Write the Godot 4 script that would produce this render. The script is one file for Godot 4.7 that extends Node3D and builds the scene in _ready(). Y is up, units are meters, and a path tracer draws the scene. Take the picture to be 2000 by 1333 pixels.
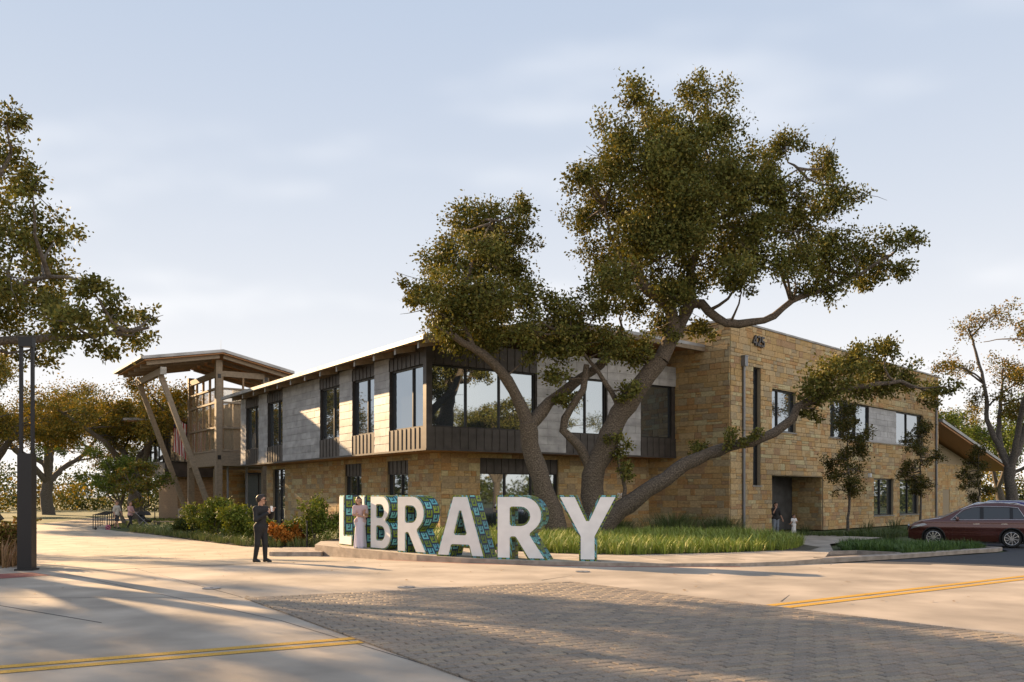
extends Node3D
# ---------------------------------------------------------------- mesh builder
class MB:
	var v := PackedVector3Array()
	var n := PackedVector3Array()
	var c := PackedColorArray()
	var uv := PackedVector2Array()
	var ix := PackedInt32Array()
	func quad(p: Vector3, q: Vector3, r: Vector3, s: Vector3, col := Color.WHITE, uvs := []) -> void:
		var nn := (q - p).cross(r - p)
		if nn.length_squared() < 1e-14: nn = (r - p).cross(s - p)
		nn = nn.normalized()
		var b := v.size()
		v.append_array([p, q, r, s]); n.append_array([nn, nn, nn, nn]); c.append_array([col, col, col, col])
		if uvs.size() == 4: uv.append_array(uvs)
		else: uv.append_array([Vector2(0, 0), Vector2(1, 0), Vector2(1, 1), Vector2(0, 1)])
		ix.append_array([b, b + 2, b + 1, b, b + 3, b + 2])
	func tri(p: Vector3, q: Vector3, r: Vector3, col := Color.WHITE, nn := Vector3.ZERO) -> void:
		var gn := (q - p).cross(r - p).normalized()
		if nn == Vector3.ZERO: nn = gn
		elif gn.dot(nn) < 0: var sw := q; q = r; r = sw
		var b := v.size()
		v.append_array([p, q, r]); n.append_array([nn, nn, nn]); c.append_array([col, col, col])
		uv.append_array([Vector2(0, 0), Vector2(1, 0), Vector2(1, 1)])
		ix.append_array([b, b + 2, b + 1])
	func box(t: Transform3D, size: Vector3, col := Color.WHITE) -> void:
		var h := size * 0.5
		var p := []
		for k in 8: p.append(t * Vector3(h.x * (1 if k & 1 else -1), h.y * (1 if k & 2 else -1), h.z * (1 if k & 4 else -1)))
		quad(p[4], p[5], p[7], p[6], col); quad(p[1], p[0], p[2], p[3], col)
		quad(p[5], p[1], p[3], p[7], col); quad(p[0], p[4], p[6], p[2], col)
		quad(p[6], p[7], p[3], p[2], col); quad(p[0], p[1], p[5], p[4], col)
	func bx(x0: float, x1: float, y0: float, y1: float, z0: float, z1: float, col := Color.WHITE) -> void:
		box(Transform3D(Basis(), Vector3((x0 + x1) / 2, (y0 + y1) / 2, (z0 + z1) / 2)), Vector3(absf(x1 - x0), absf(y1 - y0), absf(z1 - z0)), col)
	# a bar of rectangular section from p to q
	func bar(p: Vector3, q: Vector3, w: float, h: float, col := Color.WHITE, up := Vector3.UP) -> void:
		var d := (q - p).normalized()
		if absf(d.dot(up)) > 0.98: up = Vector3.RIGHT
		var s := d.cross(up).normalized()
		box(Transform3D(Basis(s, s.cross(d).normalized(), -d), (p + q) / 2), Vector3(w, h, p.distance_to(q)), col)
	# box with chamfered front (+z) edges, unit size
	func stone(t: Transform3D, size: Vector3, bev: float, col: Color) -> void:
		var x := size.x / 2; var y := size.y / 2; var z := size.z; var e := minf(bev, minf(x, y) * 0.4)
		var f := [t * Vector3(-x + e, -y + e, z), t * Vector3(x - e, -y + e, z), t * Vector3(x - e, y - e, z), t * Vector3(-x + e, y - e, z)]
		var g := [t * Vector3(-x, -y, z - e), t * Vector3(x, -y, z - e), t * Vector3(x, y, z - e), t * Vector3(-x, y, z - e)]
		var k := [t * Vector3(-x, -y, 0), t * Vector3(x, -y, 0), t * Vector3(x, y, 0), t * Vector3(-x, y, 0)]
		quad(f[0], f[1], f[2], f[3], col)
		for i in 4:
			var j := (i + 1) % 4
			quad(g[i], g[j], f[j], f[i], col); quad(k[i], k[j], g[j], g[i], col)
	func tube(pts: Array, rad: Array, sides := 8, col := Color.WHITE, cap := true, rough := 0.0, g: RandomNumberGenerator = null) -> void:
		var fur := []
		if rough > 0:
			for k in sides: fur.append(g.randf_range(-rough, rough))
		var m := pts.size()
		var d0: Vector3 = (pts[1] - pts[0]).normalized()
		var u := d0.cross(Vector3.UP if absf(d0.y) < 0.9 else Vector3.RIGHT).normalized()
		var b := v.size()
		for i in m:
			var d: Vector3 = ((pts[mini(i + 1, m - 1)] - pts[maxi(i - 1, 0)]) as Vector3).normalized()
			u = (u - d * u.dot(d)).normalized()
			var w := d.cross(u)
			for k in sides + 1:
				var a := TAU * k / sides
				var nn := u * cos(a) + w * sin(a)
				var rr: float = rad[i]
				if rough > 0:
					if k < sides: fur[k] = clampf(fur[k] + g.randf_range(-rough, rough) * 0.5, -rough * 1.3, rough * 1.3)
					rr *= 1.0 + fur[k % sides]
				v.append(pts[i] + nn * rr); n.append(nn); c.append(col); uv.append(Vector2(float(k) / sides, i))
		for i in m - 1:
			for k in sides:
				var p := b + i * (sides + 1) + k
				ix.append_array([p, p + sides + 1, p + 1, p + 1, p + sides + 1, p + sides + 2])
		if cap:
			for e in [0, m - 1]:
				var cc: Vector3 = pts[e]; var o: int = b + e * (sides + 1)
				var dn: Vector3 = (pts[0] - pts[1] if e == 0 else pts[m - 1] - pts[m - 2]).normalized()
				for k in sides: tri(cc, v[o + k], v[o + k + 1], col, dn)
	# extruded polygon: poly in local xy, from z0 to z1
	func prism(poly: PackedVector2Array, t: Transform3D, z0: float, z1: float, col := Color.WHITE, caps := true) -> void:
		if Geometry2D.is_polygon_clockwise(poly): poly = poly.duplicate(); poly.reverse()
		var ti := Geometry2D.triangulate_polygon(poly)
		if caps:
			for i in range(0, ti.size(), 3):
				var a := poly[ti[i]]; var bb := poly[ti[i + 1]]; var d := poly[ti[i + 2]]
				if (bb - a).cross(d - a) < 0: var sw := bb; bb = d; d = sw
				tri(t * Vector3(a.x, a.y, z1), t * Vector3(bb.x, bb.y, z1), t * Vector3(d.x, d.y, z1), col)
				tri(t * Vector3(a.x, a.y, z0), t * Vector3(d.x, d.y, z0), t * Vector3(bb.x, bb.y, z0), col)
		var per := 0.0
		for i in poly.size():
			var a := poly[i]; var bb := poly[(i + 1) % poly.size()]
			var l := a.distance_to(bb)
			quad(t * Vector3(a.x, a.y, z0), t * Vector3(bb.x, bb.y, z0), t * Vector3(bb.x, bb.y, z1), t * Vector3(a.x, a.y, z1), col,
				[Vector2(per, z0), Vector2(per + l, z0), Vector2(per + l, z1), Vector2(per, z1)])
			per += l
	func cap(poly: PackedVector2Array, z: float, front: bool, t := Transform3D()) -> void:
		var ti := Geometry2D.triangulate_polygon(poly)
		for i in range(0, ti.size(), 3):
			var a := poly[ti[i]]; var bb := poly[ti[i + 1]]; var d := poly[ti[i + 2]]
			if ((bb - a).cross(d - a) < 0) == front: var sw := bb; bb = d; d = sw
			tri(t * Vector3(a.x, a.y, z), t * Vector3(bb.x, bb.y, z), t * Vector3(d.x, d.y, z))
	func mesh() -> ArrayMesh:
		var a := []; a.resize(Mesh.ARRAY_MAX)
		a[Mesh.ARRAY_VERTEX] = v; a[Mesh.ARRAY_NORMAL] = n; a[Mesh.ARRAY_COLOR] = c; a[Mesh.ARRAY_TEX_UV] = uv; a[Mesh.ARRAY_INDEX] = ix
		var m := ArrayMesh.new()
		if v.size() > 0: m.add_surface_from_arrays(Mesh.PRIMITIVE_TRIANGLES, a)
		return m

var rng := RandomNumberGenerator.new()
var M := {}
var used := {}

func numbered(s: String) -> String:
	if not used.has(s): used[s] = 0; return s
	used[s] += 1
	return "%s_%03d" % [s, used[s]]
func thing(called: String, label: String, category: String, at := Vector3.ZERO, turn := 0.0, group := "") -> Node3D:
	var o := Node3D.new(); o.name = numbered(called); add_child(o)
	o.position = at; o.rotation.y = turn; meta(o, label, category, group)
	return o
func meta(o: Node, label: String, category: String, group := "") -> void:
	o.set_meta("label", label); o.set_meta("category", category)
	if group: o.set_meta("group", group)
	elif o.has_meta("group"): o.remove_meta("group")
func put(called: String, mb, m: Material, parent: Node = self) -> MeshInstance3D:
	var o := MeshInstance3D.new()
	o.mesh = mb.mesh() if mb is MB else mb
	o.material_override = m
	o.name = numbered(called) if parent == self else called
	parent.add_child(o, true)
	return o
func struct(called: String, mb, m: Material) -> MeshInstance3D:
	var o := put(called, mb, m); o.set_meta("kind", "structure"); return o
func dup(o: Node3D, at: Vector3, turn: float, label := "") -> Node3D:
	var r: Node3D = o.duplicate(); r.name = numbered(String(o.name).rstrip("_0123456789")); add_child(r)
	r.position = at; r.rotation.y = turn
	if label: r.set_meta("label", label)
	return r
func T(x: float, y: float, z: float, ry := 0.0) -> Transform3D: return Transform3D(Basis(Vector3.UP, ry), Vector3(x, y, z))

# ---------------------------------------------------------------- materials
func ntex(sd: int, freq: float, lo: float, hi: float, size := 256, oct := 4) -> ImageTexture:
	var f := FastNoiseLite.new(); f.seed = sd; f.frequency = freq; f.fractal_octaves = oct; f.noise_type = FastNoiseLite.TYPE_SIMPLEX_SMOOTH
	var im := f.get_seamless_image(size, size)
	im.convert(Image.FORMAT_L8)
	var d := im.get_data()
	for i in d.size(): d[i] = int(clampf(lo + (hi - lo) * d[i] / 255.0, 0, 1) * 255)
	im = Image.create_from_data(size, size, false, Image.FORMAT_L8, d)
	im.generate_mipmaps()
	return ImageTexture.create_from_image(im)
func ntex_normal(sd: int, freq: float, strength: float) -> ImageTexture:
	var f := FastNoiseLite.new(); f.seed = sd; f.frequency = freq; f.fractal_octaves = 4; f.noise_type = FastNoiseLite.TYPE_SIMPLEX_SMOOTH
	var im := f.get_seamless_image(256, 256); im.convert(Image.FORMAT_RGBA8); im.bump_map_to_normal_map(strength); im.generate_mipmaps()
	return ImageTexture.create_from_image(im)
func mat(key: String, r: float, g: float, b: float, rough := 0.8, metal := 0.0, tex: Texture2D = null, tscale := 1.0, nrm: Texture2D = null, vcol := false) -> StandardMaterial3D:
	var m := StandardMaterial3D.new()
	m.albedo_color = Color(r, g, b).linear_to_srgb(); m.roughness = rough; m.metallic = metal
	m.vertex_color_use_as_albedo = vcol
	if tex:
		m.albedo_texture = tex; m.uv1_triplanar = true; m.uv1_world_triplanar = true; m.uv1_scale = Vector3.ONE * tscale
	if nrm: m.normal_enabled = true; m.normal_texture = nrm; m.normal_scale = 0.6
	M[key] = m
	return m
func materials() -> void:
	var grain := ntex(1, 0.06, 0.72, 1.0); var soft := ntex(2, 0.012, 0.7, 1.0); var fine := ntex(3, 0.15, 0.7, 1.0, 256, 3)
	var bump := ntex_normal(5, 0.05, 3.0); var bump2 := ntex_normal(6, 0.12, 2.0)
	mat("concrete", 0.52, 0.45, 0.37, 0.85, 0, ntex(11, 0.014, 0.72, 1.0, 512, 6), 0.12)
	mat("road", 0.47, 0.40, 0.325, 0.88, 0, ntex(12, 0.01, 0.74, 1.0, 512, 6), 0.09)
	mat("path", 0.52, 0.43, 0.32, 0.88, 0, ntex(14, 0.012, 0.76, 1.0, 512, 6), 0.1)
	mat("kerb", 0.44, 0.37, 0.31, 0.85, 0, soft, 0.8, bump2)
	mat("asphalt", 0.06, 0.062, 0.07, 0.9, 0, fine, 1.5, bump2)
	mat("granite", 0.30, 0.20, 0.13, 0.95, 0, fine, 1.1, bump)
	mat("soil", 0.09, 0.075, 0.045, 0.95, 0, grain, 0.6, bump)
	mat("turf", 0.085, 0.11, 0.03, 0.95, 0, grain, 0.4, bump)
	mat("paver", 1, 1, 1, 0.85, 0, grain, 2.0, bump2, true)
	mat("yellow", 0.72, 0.40, 0.03, 0.7, 0, fine, 0.8)
	mat("redpad", 0.33, 0.09, 0.07, 0.8, 0, grain, 1.5)
	mat("stone", 1, 1, 1, 0.9, 0, ntex(15, 0.03, 0.74, 1.0, 256, 5), 0.9, bump, true)
	mat("mortar", 0.44, 0.36, 0.25, 0.95, 0, grain, 1.0)
	mat("zinc", 1, 1, 1, 0.45, 0.12, soft, 0.5, null, true)
	mat("bronze", 0.075, 0.066, 0.062, 0.45, 0.3, soft, 0.6)
	mat("frame", 0.02, 0.019, 0.019, 0.4, 0.2)
	mat("glass", 0.30, 0.35, 0.40, 0.02, 0.92)
	mat("soffit", 0.56, 0.27, 0.11, 0.6, 0, grain, 0.7)
	mat("timber", 0.33, 0.26, 0.185, 0.7, 0, ntex(17, 0.02, 0.75, 1.0), 0.9)
	mat("timberwarm", 0.36, 0.23, 0.12, 0.65, 0, ntex(18, 0.02, 0.7, 1.0), 0.9)
	mat("roofmetal", 0.36, 0.37, 0.39, 0.4, 0.5, soft, 0.3)
	mat("gutter", 0.40, 0.39, 0.37, 0.45, 0.4, soft, 0.5)
	mat("pipe", 0.22, 0.23, 0.25, 0.45, 0.4)
	mat("doorgrey", 0.085, 0.09, 0.10, 0.5, 0.1, soft, 0.5)
	mat("white", 0.82, 0.82, 0.82, 0.5, 0, ntex(21, 0.02, 0.93, 1.0), 0.5)
	mat("black", 0.014, 0.014, 0.016, 0.45, 0.2)
	mat("bark", 0.27, 0.215, 0.165, 0.95, 0, ntex(19, 0.045, 0.35, 1.0, 256, 5), 1.1, ntex_normal(20, 0.06, 7.0))
	mat("barkgrey", 0.24, 0.205, 0.17, 0.95, 0, ntex(19, 0.045, 0.4, 1.0, 256, 5), 0.8, ntex_normal(20, 0.06, 7.0))
	var lf := mat("leaf", 1, 1, 1, 0.68, 0, null, 1, null, true)
	lf.metallic_specular = 0.25; lf.backlight_enabled = true; lf.backlight = Color(0.64, 0.58, 0.2)
	var gr := mat("grass", 1, 1, 1, 0.6, 0, null, 1, null, true)
	gr.backlight_enabled = true; gr.backlight = Color(0.35, 0.4, 0.08)
	mat("skin", 0.42, 0.24, 0.17, 0.6)
	mat("hair", 0.022, 0.014, 0.010, 0.55)
	mat("hairbrown", 0.11, 0.06, 0.03, 0.55)

# ---------------------------------------------------------------- terrain
func sst(a: float, b: float, x: float) -> float: return smoothstep(a, b, x)
func gh(x: float, z: float) -> float: return -0.3 * sst(20.0, 31.0, -z)
func lawn_h(x: float, z: float) -> float:
	var r := sst(-9.0, -6.5, x) * (1.0 - sst(10.0, 12.0, x))
	return lerpf(gh(x, z) + 0.03, lerpf(0.05, -0.3, sst(36.0, 42.5, -z)), r)
func sheet(poly: PackedVector2Array, off: float, hf: Callable, cell := 2.0) -> MB:   # poly of (x, z)
	var mb := MB.new()
	var lo := poly[0]; var hi := poly[0]
	for p in poly: lo = lo.min(p); hi = hi.max(p)
	var x := floorf(lo.x / cell) * cell
	while x < hi.x:
		var z := floorf(lo.y / cell) * cell
		while z < hi.y:
			var sq := PackedVector2Array([Vector2(x, z), Vector2(x + cell, z), Vector2(x + cell, z + cell), Vector2(x, z + cell)])
			for q in Geometry2D.intersect_polygons(sq, poly):
				var ti := Geometry2D.triangulate_polygon(q)
				for i in range(0, ti.size(), 3):
					var a: Vector2 = q[ti[i]]; var b: Vector2 = q[ti[i + 1]]; var c: Vector2 = q[ti[i + 2]]
					if (b - a).cross(c - a) > 0: var s := b; b = c; c = s
					mb.tri(Vector3(a.x, hf.call(a.x, a.y) + off, a.y), Vector3(b.x, hf.call(b.x, b.y) + off, b.y), Vector3(c.x, hf.call(c.x, c.y) + off, c.y))
			z += cell
		x += cell
	return mb
func ribbon(pts: Array, w: float, off: float, up: float, hf: Callable) -> MB:   # a kerb: strip along pts (Vector2), width w inward (left of travel), raised up
	var mb := MB.new()
	var L := []; var R := []
	for i in pts.size():
		var d: Vector2 = (pts[mini(i + 1, pts.size() - 1)] - pts[maxi(i - 1, 0)]).normalized()
		L.append(pts[i]); R.append(pts[i] + Vector2(d.y, -d.x) * w)
	for i in pts.size() - 1:
		var a: Vector2 = L[i]; var b: Vector2 = L[i + 1]; var c: Vector2 = R[i + 1]; var d: Vector2 = R[i]
		var ya: float = hf.call(a.x, a.y) + off; var yb: float = hf.call(b.x, b.y) + off
		var A0 := Vector3(a.x, ya, a.y); var B0 := Vector3(b.x, yb, b.y)
		var At := Vector3(a.x, ya + up - 0.02, a.y); var Bt := Vector3(b.x, yb + up - 0.02, b.y)
		var Ai := Vector3(lerpf(a.x, d.x, 0.12), ya + up, lerpf(a.y, d.y, 0.12)); var Bi := Vector3(lerpf(b.x, c.x, 0.12), yb + up, lerpf(b.y, c.y, 0.12))
		var Ct := Vector3(c.x, yb + up, c.y); var Dt := Vector3(d.x, ya + up, d.y)
		mb.quad(A0, B0, Bt, At); mb.quad(At, Bt, Bi, Ai); mb.quad(Ai, Bi, Ct, Dt)
		mb.quad(Vector3(c.x, yb, c.y), Vector3(d.x, ya, d.y), Dt, Ct)
	return mb
# ---------------------------------------------------------------- stone walls, panels, windows
const STONE := [Color(0.62, 0.40, 0.18), Color(0.65, 0.46, 0.24), Color(0.68, 0.50, 0.27), Color(0.68, 0.58, 0.33), Color(0.52, 0.33, 0.18), Color(0.59, 0.35, 0.15), Color(0.56, 0.44, 0.27), Color(0.66, 0.44, 0.20), Color(0.62, 0.44, 0.23), Color(0.49, 0.38, 0.23), Color(0.68, 0.50, 0.27), Color(0.59, 0.40, 0.18)]
const EYE := Vector3(0, 1.74, 0)
var stone_unit := []
func hits(r: Rect2, ops: Array) -> bool:
	for o in ops:
		if o.grow(-0.004).intersects(r): return true
	return false
# courses of ashlar on a wall W x H whose lower edge corner is at frame f (x along, y up, z out)
func ashlar(f: Transform3D, W: float, H: float, ops: Array, pool: Array, sd: int, wall: Node3D) -> void:
	var g := RandomNumberGenerator.new(); g.seed = sd
	var y := 0.0
	while y < H - 0.02:
		var ch: float = [0.2, 0.26, 0.26, 0.31, 0.36][g.randi() % 5]
		if y + ch > H - 0.12: ch = H - y
		var x := -g.randf() * 0.4
		while x < W:
			var w := g.randf_range(0.28, 0.95)
			var split := g.randf() < 0.22 and ch > 0.25
			for k in (2 if split else 1):
				var r := Rect2(x, y + (ch * 0.5 * k if split else 0.0), w, ch * (0.5 if split else 1.0))
				r = r.intersection(Rect2(0, 0, W, H))
				if r.size.x < 0.03: continue
				var parts := [r]
				for o in ops:
					var nx := []
					for q in parts:
						if not o.intersects(q): nx.append(q); continue
						var i: Rect2 = o.intersection(q)
						if i.position.x > q.position.x + 0.03: nx.append(Rect2(q.position, Vector2(i.position.x - q.position.x, q.size.y)))
						if i.end.x < q.end.x - 0.03: nx.append(Rect2(Vector2(i.end.x, q.position.y), Vector2(q.end.x - i.end.x, q.size.y)))
						if i.position.y > q.position.y + 0.03: nx.append(Rect2(Vector2(i.position.x, q.position.y), Vector2(i.size.x, i.position.y - q.position.y)))
						if i.end.y < q.end.y - 0.03: nx.append(Rect2(Vector2(i.position.x, i.end.y), Vector2(i.size.x, q.end.y - i.end.y)))
					parts = nx
				for q in parts:
					var proud := g.randf_range(0.03, 0.055)
					var t := f * Transform3D(Basis(), Vector3(q.get_center().x, q.get_center().y, 0))
					var gp: Vector3 = wall.global_transform * t.origin if wall.is_inside_tree() else t.origin
					pool.append([t, Vector3(q.size.x - 0.014, q.size.y - 0.014, proud), g.randi() % STONE.size(), q.get_area() / gp.distance_squared_to(EYE), wall])
			x += w
		y += ch
func lay_stones(pool: Array, most := 300) -> void:
	if stone_unit.is_empty():
		for c in STONE:
			var mb := MB.new(); mb.stone(Transform3D(), Vector3(1, 1, 1), 0.03, c); stone_unit.append(mb.mesh())
	pool.sort_custom(func(a, b): return a[3] > b[3])
	var rest := {}
	for i in pool.size():
		var s: Array = pool[i]
		if i < most:
			var o := MeshInstance3D.new(); o.mesh = stone_unit[s[2]]; o.material_override = M.stone; o.name = "stone"
			o.transform = s[0] * Transform3D(Basis.from_scale(s[1]), Vector3.ZERO)
			s[4].add_child(o, true)
		else:
			if not rest.has(s[4]): rest[s[4]] = MB.new()
			rest[s[4]].stone(s[0], s[1], 0.012, STONE[s[2]])
	for w in rest:
		var o := put("stonework", rest[w], M.stone, w); o.set_meta("kind", "stuff")
# solid wall W x H with openings, thickness th behind the frame plane
func backing(mb: MB, f: Transform3D, W: float, H: float, ops: Array, th: float) -> void:
	var xs := [0.0, W]; var ys := [0.0, H]
	for o in ops:
		for e in [o.position.x, o.end.x]:
			if e > 0.001 and e < W - 0.001: xs.append(e)
		for e in [o.position.y, o.end.y]:
			if e > 0.001 and e < H - 0.001: ys.append(e)
	xs.sort(); ys.sort()
	for i in xs.size() - 1:
		for j in ys.size() - 1:
			var r := Rect2(xs[i], ys[j], xs[i + 1] - xs[i], ys[j + 1] - ys[j])
			if r.size.x < 0.001 or r.size.y < 0.001 or hits(r.grow(-0.001), ops): continue
			mb.box(f * Transform3D(Basis(), Vector3(r.get_center().x, r.get_center().y, -th / 2)), Vector3(r.size.x, r.size.y, th))
# staggered metal shingles on rectangle r of the facade frame f
func shingles(parent: Node3D, f: Transform3D, r: Rect2, sd: int, lighter := 1.0) -> void:
	var g := RandomNumberGenerator.new(); g.seed = sd
	var y := r.position.y; var row := 0
	while y < r.end.y - 0.01:
		var h := minf(0.37, r.end.y - y)
		var x := r.position.x - (0.62 if row % 2 else 0.0)
		while x < r.end.x - 0.01:
			var a := maxf(x, r.position.x); var b := minf(x + 1.24, r.end.x)
			if b - a > 0.03:
				var mb := MB.new(); var k := g.randf_range(0.36, 0.46) * lighter
				var t := f * Transform3D(Basis(Vector3.RIGHT, -0.035 + g.randf_range(-0.008, 0.008)) * Basis(Vector3.UP, g.randf_range(-0.008, 0.008)), Vector3((a + b) / 2, y + h / 2, 0.012))
				mb.stone(t, Vector3(b - a - 0.006, h - 0.004, 0.014), 0.004, Color(k, k * 1.01, k * 1.04))
				put("shingle", mb, M.zinc, parent)
			x += 1.24
		y += h; row += 1
# window in opening (x0,x1,y0,y1) of frame f, set back by sb; mull = x positions of mullions
func window(parent: Node3D, f: Transform3D, x0: float, x1: float, y0: float, y1: float, mull: Array, sb := 0.12, trans := []) -> void:
	var mb := MB.new(); var w := 0.07
	var bxl := func(a, b, c, d, zf): mb.box(f * Transform3D(Basis(), Vector3((a + b) / 2, (c + d) / 2, -sb + zf - 0.06)), Vector3(b - a, d - c, 0.14))
	bxl.call(x0, x0 + w, y0, y1, 0.02); bxl.call(x1 - w, x1, y0, y1, 0.02)
	bxl.call(x0 + w, x1 - w, y0, y0 + w, 0.017); bxl.call(x0 + w, x1 - w, y1 - w, y1, 0.017)
	for m in mull: bxl.call(m - 0.04, m + 0.04, y0 + w, y1 - w, 0.01)
	for t in trans: bxl.call(x0 + w, x1 - w, t - 0.03, t + 0.03, 0.006)
	var o := put("window", mb, M.frame, parent)
	var xs := [x0] + mull + [x1]; var ys := [y0] + trans + [y1]
	for i in xs.size() - 1:
		for j in ys.size() - 1:
			var p := MB.new(); var e := 0.035
			var jit := Basis(Vector3.UP, rng.randf_range(-0.004, 0.004)) * Basis(Vector3.RIGHT, rng.randf_range(-0.003, 0.003))
			p.box(f * Transform3D(jit, Vector3((xs[i] + xs[i + 1]) / 2, (ys[j] + ys[j + 1]) / 2, -sb - 0.06)), Vector3(xs[i + 1] - xs[i] - e, ys[j + 1] - ys[j] - e, 0.02))
			put("pane", p, M.glass, o)
# vertical-seam dark panel
func seam_panel(parent: Node3D, f: Transform3D, x0: float, x1: float, y0: float, y1: float, z := 0.0) -> void:
	var nn := maxi(1, roundi((x1 - x0) / 0.42)); var st := (x1 - x0) / nn
	for i in nn:
		var mb := MB.new(); var a := x0 + st * i
		mb.box(f * T(a + st / 2, (y0 + y1) / 2, z - 0.01), Vector3(st - 0.002, y1 - y0, 0.02))
		mb.box(f * T(a + 0.012, (y0 + y1) / 2, z + 0.012), Vector3(0.024, y1 - y0 - 0.004, 0.03))
		put("seam_panel", mb, M.bronze, parent)

func build_main() -> void:
	var A := deg_to_rad(34.53)
	var b := thing("library_wing", "two storey wing with grey metal shingles over golden stone and large windows", "building", Vector3(-3.67, -0.3, -37.76), A)
	var g0 := 0.3   # local ground offset: local y = world y + 0.3
	# frames: front (z=0) and left side (x=0, looking out -x)
	var FF := T(0, 0, 0); var LF := Transform3D(Basis(Vector3.UP, -PI / 2), Vector3(0, 0, 0))   # LF: local x runs towards +z ... from back to front
	LF = Transform3D(Basis(Vector3(0, 0, 1), Vector3.UP, Vector3(-1, 0, 0)), Vector3(0, 0, -25.4))   # x: 0 at the back end, 25.4 at the corner
	var bot := 4.04; var sill := 5.0; var head := 7.72; var top := 8.75
	# upper volume core
	var core := MB.new()
	var fops := [Rect2(0.25, sill, 5.55, head - sill), Rect2(7.62, sill, 2.5, head - sill), Rect2(12.46, sill, 2.15, head - sill)]
	backing(core, FF * T(0, 0, -0.02), 14.9, top, [Rect2(-1, -1, 17, bot + 1)] + fops, 0.25)
	var lw := [[21.95, 25.2], [17.85, 20.3], [13.69, 16.21], [5.31, 7.9], [1.14, 3.58]]
	var lops := []
	for w in lw: lops.append(Rect2(w[0], sill, w[1] - w[0], head - sill))
	backing(core, LF * T(0, 0, -0.02), 25.38, top, [Rect2(-1, -1, 28, bot + 1)] + lops, 0.25)
	core.bx(0.3, 14.8, bot + 0.02, bot + 0.2, -25.2, -0.3)       # floor
	core.bx(0.3, 14.8, 4.3, top, -25.35, -25.1); core.bx(14.6, 14.88, 4.3, top, -25.1, -0.3)
	put("upper_wall", core, M.bronze, b)
	var sof := MB.new(); sof.bx(0.02, 14.85, bot - 0.04, bot, -25.3, -0.04); put("soffit", sof, M.soffit, b)
	var trim := MB.new(); trim.bx(-0.05, 14.92, bot - 0.06, bot + 0.02, 0.0, 0.06); trim.bx(-0.06, 0, bot - 0.06, bot + 0.02, -25.4, 0.06); put("edge_trim", trim, M.bronze, b)
	# front: glazing
	window(b, FF, 0.25, 5.8, sill, head, [2.06, 3.83]); window(b, FF, 7.62, 10.12, sill, head, [8.86]); window(b, FF, 12.46, 14.61, sill, head, [])
	seam_panel(b, FF, 0.0, 5.85, bot + 0.02, sill, 0.03); seam_panel(b, FF, 7.6, 10.16, bot + 0.02, sill, 0.03); seam_panel(b, FF, 12.4, 14.9, bot + 0.02, sill, 0.03)
	seam_panel(b, FF, 0.0, 5.85, head, top, 0.03)
	for r in [Rect2(5.86, bot + 0.02, 1.73, top - bot), Rect2(10.17, bot + 0.02, 2.22, top - bot), Rect2(7.6, head, 2.56, top - head), Rect2(12.4, head, 2.5, top - head)]:
		shingles(b, FF, r, int(r.position.x * 10), 1.25)
	# left side: windows, sill panels, shingles
	var prev := 25.38
	for w in lw:
		window(b, LF, w[0], w[1], sill, head, [lerpf(w[0], w[1], 0.62)])
		seam_panel(b, LF, w[0] - 0.02, w[1] + 0.02, bot + 0.02, sill, 0.03)
		seam_panel(b, LF, w[0] - 0.02, w[1] + 0.02, head, 8.25, 0.03)
		shingles(b, LF, Rect2(w[1] + 0.03, bot + 0.02, prev - w[1] - 0.06, 4.3), int(w[0] * 7))
		prev = w[0]
	shingles(b, LF, Rect2(0, bot + 0.02, prev - 0.03, 4.3), 99)
	var cp := MB.new(); cp.bx(-0.05, 0.24, bot, top, -0.22, 0.07); put("corner_post", cp, M.bronze, b)
	# roof: profile across x, extruded along z
	var prof := [[-1.0, 8.42], [6.2, 9.85], [16.0, 9.55]]
	var rf := MB.new(); var so := MB.new(); var seams := MB.new()
	for i in 2:
		var p0: Array = prof[i]; var p1: Array = prof[i + 1]
		for zz in [[1.75, -25.9]]:
			rf.quad(Vector3(p0[0], p0[1] + 0.16, zz[0]), Vector3(p1[0], p1[1] + 0.16, zz[0]), Vector3(p1[0], p1[1] + 0.16, zz[1]), Vector3(p0[0], p0[1] + 0.16, zz[1]))
			rf.quad(Vector3(p0[0], p0[1] + 0.02, zz[0]), Vector3(p1[0], p1[1] + 0.02, zz[0]), Vector3(p1[0], p1[1] + 0.16, zz[0]), Vector3(p0[0], p0[1] + 0.16, zz[0]))
			so.quad(Vector3(p0[0], p0[1], zz[1]), Vector3(p1[0], p1[1], zz[1]), Vector3(p1[0], p1[1], zz[0] - 0.02), Vector3(p0[0], p0[1], zz[0] - 0.02))
		var z := 1.6
		while z > -25.8:
			seams.bar(Vector3(p0[0], p0[1] + 0.185, z), Vector3(p1[0], p1[1] + 0.185, z), 0.03, 0.05); z -= 0.45
	rf.quad(Vector3(16.0, 9.57, 1.75), Vector3(16.0, 9.57, -25.9), Vector3(16, 9.71, -25.9), Vector3(16, 9.71, 1.75))
	put("roof", rf, M.roofmetal, b); var sm := put("roof_seam", seams, M.roofmetal, b); sm.set_meta("kind", "stuff")
	put("roof_soffit", so, M.soffit, b)
	var gu := MB.new(); gu.bx(-1.16, -0.98, 8.38, 8.56, -26.0, 1.8); put("gutter", gu, M.gutter, b)
	var fr := MB.new()
	fr.bar(Vector3(-1.0, 8.36, 1.70), Vector3(6.2, 9.79, 1.70), 0.08, 0.24); fr.bar(Vector3(6.2, 9.79, 1.70), Vector3(16.0, 9.49, 1.70), 0.08, 0.24); put("fascia", fr, M.timber, b)
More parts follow.
